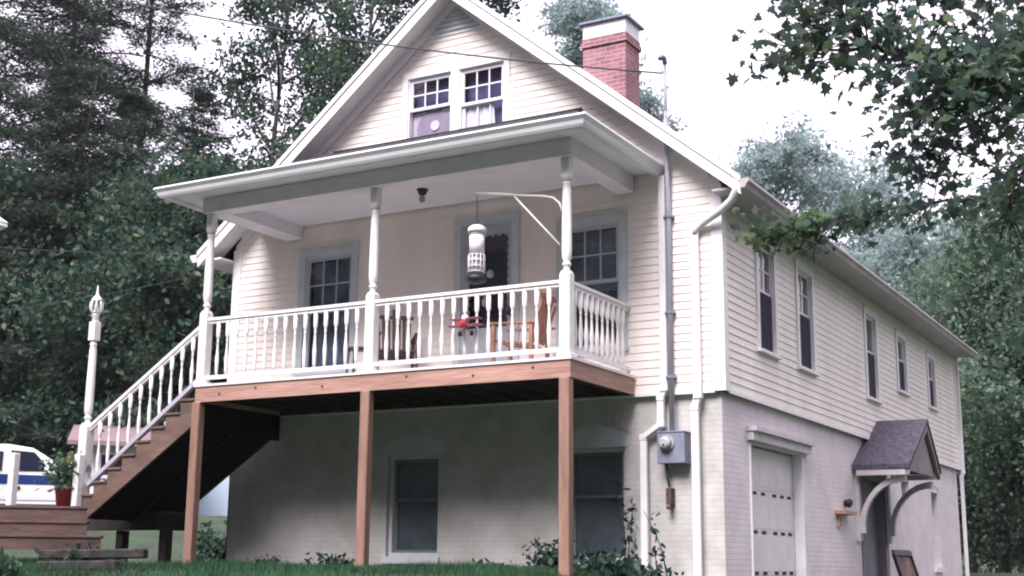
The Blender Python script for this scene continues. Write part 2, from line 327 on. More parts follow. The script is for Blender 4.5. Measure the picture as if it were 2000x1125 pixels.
# --- windows.  T(t, depth_out, z): wall run, metres out of the wall, height
def TF(t, d, z): return (t, -d, z)
def TS(t, d, z): return (d, t, z)
def bx(mb, T, t0, t1, d0, d1, z0, z1):
    p, q = T(t0, d0, z0), T(t1, d1, z1); lo = [min(p[i], q[i]) for i in range(3)]; hi = [max(p[i], q[i]) for i in range(3)]
    return mb.box(lo[0], hi[0], lo[1], hi[1], lo[2], hi[2])
def ring(mb, T, t0, t1, z0, z1, w_, d0, d1, top=None, bot=None):
    top = w_ if top is None else top; bot = w_ if bot is None else bot
    bx(mb, T, t0, t0+w_, d0, d1, z0, z1); bx(mb, T, t1-w_, t1, d0, d1, z0, z1)
    if top: bx(mb, T, t0+w_, t1-w_, d0, d1, z1-top, z1)
    if bot: bx(mb, T, t0+w_, t1-w_, d0, d1, z0, z0+bot)
    return mb
def sash(parent, T, t0, t1, z0, z1, d, m, grid=(3, 2), w_=.045, gm_=None):
    mb = ring(MB(), T, t0, t1, z0, z1, w_, d-.035, d)
    if grid:
        nx_, nz_ = grid; iw = (t1-t0-2*w_)/nx_; ih = (z1-z0-2*w_)/nz_
        for k in range(1, nx_): c = t0+w_+iw*k; bx(mb, T, c-.010, c+.010, d-.026, d-.006, z0+w_, z1-w_)
        for k in range(1, nz_):
            c = z0+w_+ih*k
            for j in range(nx_):
                bx(mb, T, t0+w_+iw*j+(.010 if j else 0), t0+w_+iw*(j+1)-(.010 if j < nx_-1 else 0), d-.026, d-.006, c-.010, c+.010)
    s_ = mb.build('sash', m, parent)
    p_ = [T(t0+w_-.005, d-.018, z0+w_-.005), T(t1-w_+.005, d-.018, z0+w_-.005), T(t1-w_+.005, d-.018, z1-w_+.005), T(t0+w_-.005, d-.018, z1-w_+.005)]
    MB().add(p_, [(0,1,2,3)]).build('pane', gm_ or GLASS, parent)
    return s_
def window(T, op, m_case, m_sash, mid, up=(3,2), lo=None, case=.11, inset=.03, sill=True, lowsash=True, wall_th=.1, sw_=.045):
    t0, t1, z0, z1 = op
    mb = ring(MB(), T, t0-case, t1+case, z0-.02, z1+case, case, .001, .032, bot=0)
    if case: bx(mb, T, t0-case-.01, t1+case+.01, .001, .05, z1+case+.001, z1+case+.03)
    ring(mb, T, t0+.0, t1-.0, z0, z1, .018, -wall_th, .0)     # jamb liner
    o = mb.build('window', m_case, house)
    if sill:
        bx(MB(), T, t0-case-.02, t1+case+.02, -.03, .075, z0-.065, z0-.021).build('sill', m_case, o)
    a0, a1 = t0+.019, t1-.019
    sash(o, T, a0, a1, mid-.02, z1-.019, -inset+.012, m_sash, up, sw_)
    if lowsash: sash(o, T, a0, a1, z0+.019, mid+.025, -inset-.026, m_sash, lo, sw_)
    return o
SCREEN = mat('dark_mesh_screen', (.028,.026,.05), .8, .15, 30, spec=.2)
LILAC = mat('white_sash_paint', (.76,.73,.78), .5, .04, 5)
GREENS = mat('grey_green_sash', (.40,.46,.50), .5, .05, 5)
DIMC = mat('teal_pane_tone', (.10,.145,.19), .9, .35, 3)  # teal of the reflecting glass, put into a sheet's colour
wl = window(TF, fw[0], FRAME, GREENS, 3.86)
wr = window(TF, fw[2], FRAME, GREENS, 3.86)
wr['label'] = 'window with its lower sash showing a dark opening'
MB().box(-2.25, -1.5, .16, .17, 3.75, 4.6).build('curtain', DIMC, wr)
MB().box(-6.78, -5.98, .16, .17, 3.0, 4.66).build('curtain', DIMC, wl)  # sheet added behind the glass to give the pane its teal tone
# gable pair
gp = ring(MB(), TF, -5.08, -3.19, 5.93, 7.45, .10, .001, .032, top=.11, bot=0)
gp.box(-4.205, -4.06, -.032, .1, 5.95, 7.339)
for t0, t1 in ((-4.98, -4.205), (-4.06, -3.29)): ring(gp, TF, t0, t1, 5.95, 7.34, .018, -.1, 0)
gw = gp.build('window', WHITE, house); gw['label'] = 'paired attic windows under the gable vent'
sash(gw, TF, -4.96, -4.224, 6.82, 7.32, -.02, LILAC); sash(gw, TF, -4.042, -3.308, 6.76, 7.32, -.02, LILAC); sash(gw, TF, -4.042, -3.308, 5.97, 6.80, -.058, LILAC)
MB().box(-4.95, -4.23, .14, .15, 6.85, 7.3).box(-4.03, -3.32, .18, .19, 6.0, 7.3).build('pane_backing', mat('lavender_pane_tone', (.085,.075,.17), .9, .2, 4), gw)  # lavender sheet added behind the glass, carrying the pane's reflected tone
fan = MB().box(-4.955, -4.23, .10, .13, 5.97, 6.81)
fo = fan.build('window_fan', FANM, gw)
MB().tube([(-4.56, .098, 6.52), (-4.56, .085, 6.52)], .31, 28).build('fan_ring', mat('fan_dark', (.22,.19,.26), .5, .08, 8), fo)
MB().tube([(-4.54, .084, 6.56), (-4.54, .07, 6.56)], .08, 18).build('fan_hub', mat('fan_hub_plastic', (.50,.46,.53), .5, .05, 8), fo)
cu = MB()
for k in range(12):   # gathered curtain, drawn to the left
    t0 = -4.03+k*.048; wv = .02*math.sin(k*2.1)
    cu.add([(t0, .10+wv*.6, 5.97), (t0+.048, .10+.012*math.sin((k+1)*2.1), 5.97), (t0+.048-.012*k*.6, .10+.012*math.sin((k+1)*2.1), 6.78), (t0-.012*max(k-1,0)*.6, .10+wv*.6, 6.78)], [(0,1,2,3)], True)
cu.build('curtain', CURT, gw)
for i, op in enumerate(sw):
    wo_ = window(TS, op, WHITE, LILAC, (op[2]+op[3])/2+.10, up=(2,2) if i < 2 else None, case=.10, inset=.04, sw_=.03)
    bx(MB(), TS, op[0]+.03, op[1]-.03, -.026, -.020, op[2]+.03, (op[2]+op[3])/2+.07).build('insect_screen', SCREEN, wo_)
# --- front door: casing, slab, scalloped lace behind dark glass
dm = ring(MB(), TF, -4.09, -3.0, 2.52, 5.01, .12, .001, .035, bot=0)
ring(dm, TF, -3.97, -3.12, 2.53, 4.90, .03, -.09, 0, bot=.02)
door = dm.build('front_door', FRAME, house)
DOORM = mat('grey_storm_door', (.40,.43,.47), .5, .05, 4)
GLZ = (3.36, 4.74); dl, dr = -3.88, -3.21
sm = ring(MB(), TF, -3.938, -3.152, 2.56, 4.868, .055, -.06, -.02, top=.14, bot=.8)
sm.build('storm_door', DOORM, door)
MB().add([(-3.89,.045,3.30),(-3.20,.045,3.30),(-3.20,.045,4.76),(-3.89,.045,4.76)], [(0,1,2,3)]).build('pane', GLASS, door)
MB().box(-3.9, -3.19, .34, .36, 3.2, 4.8).build('inner_door', mat('dark_navy_door', (.012,.014,.028), .6, .2, 4), door)
sc = MB()      # scalloped lace border round the pane
random.seed(4)
def scal(p, q, n, inw):
    p, q = np.array(p), np.array(q); d = (q-p)/n
    for k in range(n):
        a_, b_ = p+d*k, p+d*(k+1); m_ = (a_+b_)/2
        pts = [a_]+[a_+(b_-a_)*t+np.array(inw)*math.sin(math.pi*t)*random.uniform(.85,1.1) for t in (.2,.4,.6,.8)]+[b_]
        sc.add([(x, .050, z) for x, z in pts], [tuple(range(6))])
scal((-3.888,3.34),(-3.888,4.74),13,(.035,0)); scal((-3.204,3.34),(-3.204,4.74),13,(-.04,0)); scal((-3.888,4.74),(-3.204,4.74),6,(0,-.05))
sc.build('lace_trim', DOORM, door)
MB().lathe([(.0,0),(.05,.02),(.06,.08),(.03,.12),(0,.13)], (-3.56,.12,4.10)).lathe([(.0,0),(.06,.02),(.07,.1),(.03,.16),(0,.17)], (-3.62,.12,3.68)).build('ornament', CURT, door)
MB().box(-3.17, -3.13, -.05, .02, 3.5, 3.62).build('handle', BLACK, door)
# --- basement brick walls with openings
def wall_grid(T, t0, t1, z0, z1, ops, th, m, name):
    ts = sorted({t0, t1} | {c for o in ops for c in o[:2]}); zs = sorted({z0, z1} | {c for o in ops for c in o[2:]}); mb = MB()
    for a_, b_ in zip(ts, ts[1:]):
        for c_, d_ in zip(zs, zs[1:]):
            mt, mz = (a_+b_)/2, (c_+d_)/2
            if any(o[0] < mt < o[1] and o[2] < mz < o[3] for o in ops): continue
            mb.add([T(a_,0,c_), T(b_,0,c_), T(b_,0,d_), T(a_,0,d_)], [(0,1,2,3)])
    for o in ops:
        for (p, q) in (((o[0],o[2]),(o[0],o[3])), ((o[1],o[2]),(o[1],o[3])), ((o[0],o[3]),(o[1],o[3])), ((o[0],o[2]),(o[1],o[2]))):
            mb.add([T(p[0],0,p[1]), T(q[0],0,q[1]), T(q[0],-th,q[1]), T(p[0],-th,p[1])], [(0,1,2,3)])
    return mb.build(name, m, house)
def TBF(t, d, z): return (t, .07-d, z)
def TBS(t, d, z): return (-.07+d, t, z)
bf = [(-5.22,-4.33,.16,1.60), (-2.33,-1.43,.12,1.60)]
bs = [(1.05,3.40,-.62,1.70), (6.55,8.45,-.62,1.70), (9.62,10.25,.2,1.72), (12.2,12.85,.1,1.62)]
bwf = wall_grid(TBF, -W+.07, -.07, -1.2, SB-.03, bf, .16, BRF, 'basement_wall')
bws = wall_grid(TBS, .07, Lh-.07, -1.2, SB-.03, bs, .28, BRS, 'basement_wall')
MB().box(-W+.05, -W+.07, .07, Lh, -1.2, SB-.03).box(-W+.07, -.08, Lh-.1, Lh-.08, -1.2, SB-.03).box(-W+.1, -.9, 2.6, 2.65, -1.2, SB).box(-.9, -.68, 2.66, Lh-.2, -1.2, SB).build('basement_partition', DARKIN, house)
for T, wls, ops in ((TBF, bwf, bf), (TBS, bws, bs[2:])):
    for o in ops:      # segmental brick arch above the opening
        c, hw = (o[0]+o[1])/2, (o[1]-o[0])/2+.12; mb = MB(); n = 12; rise = .17 if T is TBF else .10; zb = o[3]+(.16 if T is TBF else .03)
        for k in range(n):
            q = []
            for kk in (k+.03, k+.97):
                t_ = -1+2*kk/n; zz = zb+rise*(1-t_*t_); q.append((c+hw*t_, zz, t_))
            (ta, za, u1), (tb, zb2, u2) = q; h_ = .17
            P8 = [T(ta, dd, z_) for dd in (.001, .010) for z_ in (za, za+h_)] + [T(tb, dd, z_) for dd in (.001, .010) for z_ in (zb2, zb2+h_)]
            mb.add(P8, [(0,1,3,2),(4,6,7,5),(2,3,7,6),(0,4,5,1),(1,5,7,3),(0,2,6,4)])
        mb.build('brick_arch', BRF if T is TBF else BRS, wls)
for o in bf:
    c, hw, zb = (o[0]+o[1])/2, (o[1]-o[0])/2+.06, o[3]+.004
    pl = [(c-hw, zb), (c+hw, zb)] + [(c+hw*t_, zb+.14+.15*(1-t_*t_)) for t_ in np.linspace(1, -1, 11)]
    MB().prism(pl, 1, .058, .072).build('arch_infill', FRAME, bwf)
DKGR = mat('dark_green_sash', (.16,.19,.19), .5, .08, 5)
def bwindow(T, op, mc, ms, mid, inset=.11):
    t0, t1, z0, z1 = op
    o = ring(MB(), T, t0, t1, z0, z1, .055, -.15, -inset+.04).build('window', mc, house)
    bx(MB(), T, t0-.04, t1+.04, -.10, .05, z0-.10, z0-.001).build('sill', mc, o)
    sash(o, T, t0+.056, t1-.056, mid-.02, z1-.056, -inset, ms, None, .04, GLASSD); sash(o, T, t0+.056, t1-.056, z0+.056, mid+.02, -inset-.036, ms, None, .04, GLASSD)
    return o
bw1 = bwindow(TBF, bf[0], FRAME, DKGR, .96); bw2 = bwindow(TBF, bf[1], FRAME, DKGR, .96)
for o_, x0, x1 in ((bw1, -5.15, -4.4), (bw2, -2.26, -1.5)):
    MB().box(x0, x1, .25, .26, .2, 1.55).build('pane_backing', mat('basement_pane_tone', (.115,.155,.165), .9, .25, 3), o_)  # sheet added behind the glass, its colour lightening the dark panes
for op in bs[2:]: bwindow(TBS, op, WHITE, LILAC, (op[2]+op[3])/2+.1, .2)
# --- garage door
GD = mat('garage_door_paint', (.76,.71,.73), .55, .05, 3, col2=(.68,.63,.65))
gd = MB()
for k in range(4):
    z0 = -.62+k*.575; gd.box(-.24, -.21, 1.06, 3.39, z0, z0+.571)
    for j in range(6): y_ = 1.09+j*.382; gd.box(-.21, -.206, y_, y_+.376, z0+.05, z0+.53)
gdo = gd.build('garage_door', GD, house)
for z in (1.055, .53, -.02):
    for y_ in (1.62, 1.98, 2.47, 2.81, 3.14): MB().box(-.2055, -.203, y_-.085, y_+.085, z-.022, z+.022).build('vent_slot', DARKW, gdo)
for y0, y1 in ((1.055, 1.10), (3.35, 3.395)): MB().box(-.2, -.05, y0, y1, -.62, 1.70).build('door_jamb', WHITE, gdo)
MB().box(-.07, .02, 1.0, 3.62, 1.72, 1.84).box(-.07, .075, .98, 3.66, 1.841, 1.90).build('lintel', mat('lintel_shade_grey', (.60,.555,.585), .6, .08, 5), gdo)  # greyer than the white trim, shading put into the lintel colour
# --- side door
DD = mat('side_door_grey', (.24,.22,.26), .5, .1, 4)
sdm = MB(); ring(sdm, TBS, 6.56, 8.44, -.62, 1.69, .12, -.24, -.02)
for k in range(5): bx(sdm, TBS, 7.30+k*.205, 7.30+k*.205+.185, -.20, -.17, -.55, 1.56)
sdo = sdm.build('side_door', DD, house)
bx(MB(), TBS, 6.70, 7.28, -.22, -.20, -.55, 1.56).build('door_leaf', DD, sdo); bx(MB(), TBS, 6.76, 7.20, -.199, -.195, .75, 1.46).build('pane', mat('dark_door_glass', (.02,.02,.035), .1, .1, 3), sdo)
MB().lathe([(0,0),(.03,.01),(.03,.05),(0,.06)], (-.25, 7.32, .5)).build('handle', BLACK, sdo)
# --- door hood: gable roof on two curved brackets
HPAN = mat('hood_panel', (.25,.205,.22), .7, .1, 4)
HTRIM = mat('hood_grey_trim', (.52,.48,.51), .6, .08, 4)
HX, HY, HP, HZ = .89, 7.70, 1.51, 2.63
hm = MB()
for sgn in (-1, 1):
    hp_, dz_ = (HP, .855) if sgn < 0 else (.85, .80)
    hm.prism([(HY, HZ), (HY+sgn*(hp_+.05), HZ-dz_-.03), (HY+sgn*(hp_+.05), HZ-dz_-.10), (HY, HZ-.07)][::-sgn], 0, -.06, HX)
hood = hm.build('door_hood', HOODR, house)
hood['label'] = 'small gabled hood with purple grey shingles above the side door'
for sgn in (-1, 1):
    hp_, dz_ = (HP, .855) if sgn < 0 else (.85, .80)
    MB().prism([(HY, HZ-.075), (HY+sgn*(hp_+.02), HZ-dz_-.10), (HY+sgn*(hp_+.02), HZ-dz_-.205), (HY, HZ-.20)][::-sgn], 0, HX-.08, HX-.02).build('verge_board', HPAN, hood)
    MB().box(.0, HX-.085, HY+sgn*hp_-.03, HY+sgn*hp_+.03, HZ-dz_-.205, HZ-dz_-.11).build('eave_board', HTRIM, hood)
    mb = MB(); yb = HY+sgn*(hp_-.16); n = 9
    for k in range(n):
        def BP(t):
            ang = t*math.pi/2; return (-.03+.80*(1-math.cos(ang)), 1.58-.95*(1-math.sin(ang)))
        (xa_, za_), (xb_, zb_) = BP(k/n), BP((k+1)/n)
        mb.beam((xa_, yb, za_), (xb_, yb, zb_), .10, .14, (0,1,0)) if False else mb.prism([(xa_, za_), (xb_, zb_), (xb_+.10*(1-(k+1)/n), zb_-.12*(k+1)/n), (xa_+.10*(1-k/n), za_-.12*k/n)], 1, yb-.06, yb+.06)
    mb.build('bracket', HTRIM, hood); MB().box(-.069, .0, yb-.07, yb+.07, .50, 1.62).build('bracket_pad', HTRIM, hood)
MB().prism([(HY-1.35, HZ-.97), (HY+.74, HZ-.97), (HY, HZ-.22)], 0, HX-.12, HX-.09).build('gable_panel', HPAN, hood)
# --- downspouts (part of the house)
def spout(pts, w_=.075, name='downspout', m=WHITE):
    mb = MB()
    for p, q in zip(pts, pts[1:]): mb.beam(p, q, w_, w_*.72, (0,1,0) if abs(q[2]-p[2]) > abs(q[0]-p[0]) else (0,0,1))
    for p in pts[1:-1]: mb.box(p[0]-w_*.55, p[0]+w_*.55, p[1]-w_*.45, p[1]+w_*.45, p[2]-.04, p[2]+.04)
    return mb.build(name, m, house, .008)
MB().tube([(.36,-.40,4.88), (.36,-.39,4.76), (.28,-.33,4.66), (.10,-.22,4.58), (-.20,-.10,4.47), (-.30,-.075,4.42), (-.33,-.07,4.33)], .052, 10).build('gutter_elbow', GREYW, house)
spout([(-.335,-.07,4.36), (-.335,-.07,2.2), (-.39,-.045,2.05), (-.39,-.045,-.4)], .10)
spout([(-.80,-.06,5.2), (-.80,-.06,2.32), (-.865,-.04,2.2), (-.865,-.04,1.86), (-1.12,-.02,1.70), (-1.12,-.02,-.2)], .095)
spout([(.06, Lh+.03, 4.8), (.06, Lh+.03, 2.2), (.02, Lh+.03, 2.1), (.02, Lh+.03, -.1)], .08)

# ------------------------------------------------------------------ porch
PX0, PX1, PY, DZ, DB = -7.20, -1.24, -1.9, 2.515, 2.265
porch = thing('porch', 'raised cedar front porch with white turned posts and white railings across the house front', 'porch', (-4.2, -1, 0))
fl = MB()
nb = 14
for k in range(nb):
    y0 = PY+.0+k*(1.87/nb); fl.box(PX0-.02, PX1+.02, y0-.02 if k == 0 else y0, y0+1.87/nb-.002, DZ-.032, DZ)
fl.build('deck_floor', mat('painted_deck_boards', (.72,.70,.71), .6, .08, 5), porch)
fa = MB().box(PX0, PX1, PY, PY+.04, DB, DZ-.033).box(PX1-.04, PX1, PY+.041, -.03, DB, DZ-.033).box(PX0, PX0+.04, PY+.041, -.03, DB, DZ-.033)
fa.build('fascia_board', CEDARH, porch)
for k, x_ in enumerate((-6.75,-6.1,-4.95,-3.6,-2.6,-1.75)): MB().tube([(x_,PY-.006,DB+.10+.05*(k%2)),(x_,PY+.002,DB+.10+.05*(k%2))], .018, 10).build('bolt_head', CHAIRD, porch)
jm = MB()
for k in range(14): x_ = PX0+.3+k*.42; jm.box(x_, x_+.04, PY+.041, -.07, DB+.02, DZ-.033)
jm.box(PX0+.041, PX1-.041, -.069, -.025, DB, DZ-.033)
jm.build('joist', DARKW, porch)
PXS = (-7.155, -4.235, -1.335); LXS = (-7.165, -4.24, -1.32)
for i, x in enumerate(LXS):
    zb = gz(x, -1.85)-.15
    pm = MB().box(x-.07, x+.07, -1.922+.0, -1.79, zb, DB-.001)
    # lean-free square post; slight chamfer by bevel
    pm.build('support_post', CEDAR, porch, .012)
PYC = -1.81
def turned(mb, x, y, z0, zsq, z1, ztop, w_=.070):
    """square base z0..zsq, turned shaft to z1, square block z1..ztop"""
    mb.box(x-w_, x+w_, y-w_, y+w_, z0, zsq-.03)
    mb.add([(x-w_,y-w_,zsq-.03),(x+w_,y-w_,zsq-.03),(x+w_,y+w_,zsq-.03),(x-w_,y+w_,zsq-.03),(x-w_*.7,y-w_*.7,zsq+.02),(x+w_*.7,y-w_*.7,zsq+.02),(x+w_*.7,y+w_*.7,zsq+.02),(x-w_*.7,y+w_*.7,zsq+.02)], [(0,1,5,4),(1,2,6,5),(2,3,7,6),(3,0,4,7),(4,5,6,7)])
    h = z1-zsq
    prof = [(.050,.0),(.040,.03),(.040,.06),(.056,.075),(.058,.095),(.042,.115),(.042,.13),(.060,.16),(.064,.25),(.062,.5*h),(.054,h-.16),(.046,h-.10),(.050,h-.09),(.056,h-.07),(.050,h-.05),(.040,h-.04),(.040,h-.005)]
    mb.lathe(prof, (x, y, zsq+.01), 18)
    if ztop > z1: mb.box(x-w_*.82, x+w_*.82, y-w_*.82, y+w_*.82, z1, ztop)
for i, x in enumerate(PXS):
    mb = MB(); turned(mb, x, PYC, DZ+.001, DZ+1.06, 4.77, 5.035)
    mb.box(x-.095, x+.095, PYC-.095, PYC+.095, DZ, DZ+.05)
    p_ = mb.build('turned_post', PWHITE, porch, .006)
    MB().lathe([(.061,0),(.061,.03)], (x, PYC, 4.735), 18).build('neck_band', FRAME, p_)
def baluster_prof(h):
    return [(.020,0),(.023,.10*h),(.027,.22*h),(.030,.30*h),(.026,.36*h),(.019,.46*h),(.015,.56*h),(.013,.62*h),(.021,.645*h),(.014,.67*h),(.018,.70*h),(.028,.73*h),(.030,.75*h),(.030,h)]
def rail_run(root, p, q, z0, z1, n, skip=(), hand=PWHITE, name='railing'):
    """top and bottom rails from p to q (x, y, dz) and n turned balusters between, each a child of the railing"""
    p, q = np.array(p, float), np.array(q, float); L = np.hypot(*(q-p)[:2])
    top = MB().beam((p[0],p[1],p[2]+z1), (q[0],q[1],q[2]+z1), .085, .04).beam((p[0],p[1],p[2]+z1-.04), (q[0],q[1],q[2]+z1-.04), .045, .038)
    r = top.build(name, hand, root)
    MB().beam((p[0],p[1],p[2]+z0), (q[0],q[1],q[2]+z0), .06, .05).build('bottom_rail', hand, r)
    proto = None; h = z1-z0-.07
    for k in range(n):
        t = (k+1)/(n+1); c = p+(q-p)*t; c3 = (c[0], c[1], c[2]+z0+.02)
        if proto is None:
            proto = MB().lathe(baluster_prof(h), c3, 8, True, math.pi/8).build('baluster', PWHITE, r); base = np.array(c3)
        else: dup(proto, r, tuple(np.array(c3)-base))
    return r
rail_run(porch, (PXS[0]+.07, PYC, DZ), (PXS[1]-.07, PYC, DZ), .105, .945, 15)
rail_run(porch, (PXS[1]+.07, PYC, DZ), (PXS[2]-.07, PYC, DZ), .105, .945, 15)
rail_run(porch, (PXS[2], PYC+.07, DZ), (PXS[2], -.03, DZ), .105, .945, 10)
# beam box and ceiling
MB().box(-7.24, -1.22, -1.93, -1.68, 5.035, 5.262).build('beam', PGREEN, porch, .004)
MB().box(-1.47, -1.22, -1.679, -.03, 5.035, 5.262).build('beam', PGREEN, porch, .004)
MB().box(-7.24, -6.90, -1.679, -.03, 5.035, 5.262).build('beam', PGREEN, porch, .004)
MB().box(-6.899, -1.471, -1.679, -.03, 5.24, 5.255).build('ceiling', CEIL, porch)
# roof: hipped, soffit, gutter on three sides
E0, E1, EY = -7.60, -.88, -2.34
rb = MB()
zt, ze = 6.36, 5.34
A = [(E0,EY,ze),(E1,EY,ze),(E1,-.03,ze),(E0,-.03,ze)]; B = [(-6.28,-.03,zt),(-2.08,-.03,zt)]
rb.add(A+B, [(0,1,5,4),(1,2,5),(3,0,4)])
prf = rb.build('porch_roof', SHING, porch)
MB().box(E0+.01, E1-.01, EY+.01, -.03, 5.263, 5.29).build('soffit', CEIL, prf)
fb = MB().box(E0, E1, EY, EY+.02, 5.20, ze-.002).box(E1-.02, E1, EY+.021, -.03, 5.20, ze-.002).box(E0, E0+.02, EY+.021, -.03, 5.20, ze-.002); fb.build('fascia', GREYW, prf)
GP = [(0, .145), (.115, .145), (.125, .12), (.085, .075), (.07, .03), (.05, 0), (0, 0)]
def gutter3(zb):
    mb = MB(); o_ = [(E0, -.02, -1, 0), (E0, EY, -1, -1), (E1, EY, 1, -1), (E1, -.02, 1, 0)]
    vs = [(x+ox*d, y+oy*d, zb+z) for (x, y, ox, oy) in o_ for d, z in GP]; n = len(GP)
    fs = [(i*n+k, i*n+(k+1) % n, (i+1)*n+(k+1) % n, (i+1)*n+k) for i in range(3) for k in range(n)] + [tuple(range(n)), tuple(range(3*n, 4*n))[::-1]]
    return mb.add(vs, fs)
gutter3(5.205).build('gutter', GREYW, prf)
MB().box(-6.35, -2.0, -.055, -.028, zt-.03, zt+.02).build('flashing', SHING, prf)

# ------------------------------------------------------------------ staircase (descends to the left) and lower deck
stair = thing('staircase', 'open wooden staircase with white baluster railing running down from the porch to the lower deck', 'staircase', (-8.3, -1, .8))
RUN, RISE, NT = .27, .1868, 8
for y_ in (-1.885, -.98, -.12):
    pts = [(-7.205, DZ-.035)]
    for i in range(1, NT+1):
        z = DZ-RISE*i-.035; pts += [(-7.205-RUN*(i-1), z), (-7.205-RUN*i, z)]
    pts += [(-7.205-RUN*NT, .84), (-9.25, .63), (-7.205, 1.962)]
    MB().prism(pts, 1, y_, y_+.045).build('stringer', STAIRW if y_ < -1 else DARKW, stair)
for i in range(1, NT+1):
    z = DZ-RISE*i
    MB().box(-7.205-RUN*i-.02, -7.205-RUN*(i-1)-.003, -1.91, -.08, z-.034, z).build('tread', STAIRW, stair, .004)
MB().add([(-7.205,-1.84,1.99),(-7.205,-.13,1.99),(-9.24,-.13,.66),(-9.24,-1.84,.66)], [(0,1,2,3)]).build('underside_panel', STAIRSHADE, stair)
MB().box(-7.202, -7.16, -1.80, -.06, 1.88, DB-.002).build('shade_filler_board', STAIRSHADE, stair)  # dark filler added where sunlit siding showed through the gap
p0 = np.array((-7.24, PYC, 3.36)); p1 = np.array((-9.32, PYC, 2.02))
r_ = MB().beam(p0, p1, .085, .045).beam(p0-[0,0,.045], p1-[0,0,.045], .045, .04).build('railing', PWHITE, stair)
q0 = np.array((-7.22, PYC, 2.60)); q1 = np.array((-9.30, PYC, 1.15))
MB().beam(q0, q1, .075, .06).build('bottom_rail', DECKT, r_)
for k in range(10):
    t = (k+.8)/10.7; a_ = q0+(q1-q0)*t; b_ = p0+(p1-p0)*t; h = b_[2]-a_[2]-.05
    MB().lathe(baluster_prof(h), (a_[0], a_[1], a_[2]+.02), 8, True, math.pi/8).build('baluster', PWHITE, r_)
# lower deck with three wide steps turned towards the viewer's right
ld = thing('lower_deck', 'low brown timber deck with three broad steps at the foot of the staircase', 'deck', (-10.5, -1, 0))
an = rad(40); ed = np.array((math.cos(an), math.sin(an))); en = np.array((math.sin(an), -math.cos(an)))
C0 = np.array((-9.17, -1.86))       # near right corner of the deck top
def quadbox(mb, corner, length, depth, z0, z1):
    a_ = corner; b_ = corner-ed*length; c_ = b_-en*depth; d_ = a_-en*depth
    return mb.add([(*a_,z0),(*b_,z0),(*c_,z0),(*d_,z0),(*a_,z1),(*b_,z1),(*c_,z1),(*d_,z1)], [(0,1,2,3),(7,6,5,4),(0,4,5,1),(1,5,6,2),(2,6,7,3),(3,7,4,0)])
quadbox(MB(), C0+en*.02, 4.2, .62, .80, .835).build('deck_floor', STEPW, ld, .004)
quadbox(MB(), C0-en*.0, 4.2, .04, .605, .799).build('fascia_board', STEPW, ld)
MB().box(-13, -8.55, -.9, -.5, .76, .80).build('deck_floor', STEPW, ld)
MB().box(-13, -8.55, -.92, -.88, .52, .759).box(-8.59, -8.55, -.879, -.5, .52, .759).build('rim_joist', DARKW, ld)
for x_, y_ in ((-9.55, -.80), (-8.65, -.80)): MB().box(x_-.07, x_+.07, y_-.07, y_+.07, gz(x_, y_)-.2, .519).build('leg', DARKW, ld)
for k, (zt_, ext, fw_) in enumerate(((.615, .02, .30), (.41, .26, .58))):
    c = C0+ed*ext+en*fw_
    s_ = quadbox(MB(), c+en*.02, 4.2, .33, zt_-.034, zt_).build('step', STEPW, ld, .004)
    quadbox(MB(), c, 4.2, .03, zt_-.205, zt_-.035).build('riser', STEPW, s_)
for u_ in (22, 152):
    p_ = onY(u_, 990, -1.95) if u_ > 100 else None
    if p_ is None: b_ = C0-ed*1.12-en*.10
    else: b_ = C0-ed*.20-en*.06
    MB().box(b_[0]-.055, b_[0]+.055, b_[1]-.055, b_[1]+.055, .836, 1.60).build('rail_post', PWHITE, ld, .008)
# lantern-topped newel
lx, ly = -9.40, -1.81
nw = thing('lantern_post', 'tall white turned newel post topped with an openwork lantern finial at the stair foot', 'post', (lx, ly, .836))
mb = MB(); turned(mb, lx, ly, .836, 2.06, 3.33, 3.62, .078)
mb.lathe([(.052,0),(.052,.10),(.06,.11),(.045,.14)], (lx, ly, 3.62), 16)
mb.build('turned_post', PWHITE, nw, .006)
lt = MB()
for k in range(8):
    t = 2*math.pi*k/8
    lt.tube([(lx+r*math.cos(t), ly+r*math.sin(t), 3.76+z) for r, z in ((.055,0),(.085,.05),(.095,.10),(.090,.15),(.075,.18))], .013, 6)
lt.lathe([(.06,-.01),(.07,.01),(.06,.03)], (lx, ly, 3.76), 16).lathe([(.03,.02),(.04,.1),(.03,.17)], (lx, ly, 3.76), 12)
lto = lt.build('lantern', PWHITE, nw)
MB().lathe([(.07,0),(.092,.01),(.075,.045),(.04,.085),(.022,.11),(.020,.15),(.012,.21),(.004,.26)], (lx, ly, 3.935), 16).build('finial', PWHITE, lto)
MB().beam((lx-.12, ly, 3.73), (lx-.04, ly, 3.735), .012, .012).build('hook', FRAME, nw)

# ------------------------------------------------------------------ porch things
o = thing('ceiling_light', 'black ceiling light hanging under the porch ceiling', 'lamp', (-4.19, -.85, 5.24))
pl_ = onY(825, 378, -.9)
mb = MB().lathe([(.085,0),(.085,.02),(.05,.05),(.03,.07)][::-1] and [(.02,-.09),(.05,-.075),(.075,-.02),(.085,0)], (pl_[0], -.9, 5.239), 16); mb.build('canopy', BLACK, o)
MB().lathe([(.015,-.19),(.04,-.17),(.045,-.12),(.025,-.091)], (pl_[0], -.9, 5.239), 14).build('bulb_glass', mat('frosted_glass', (.30,.31,.34), .3, .05, 5), o)
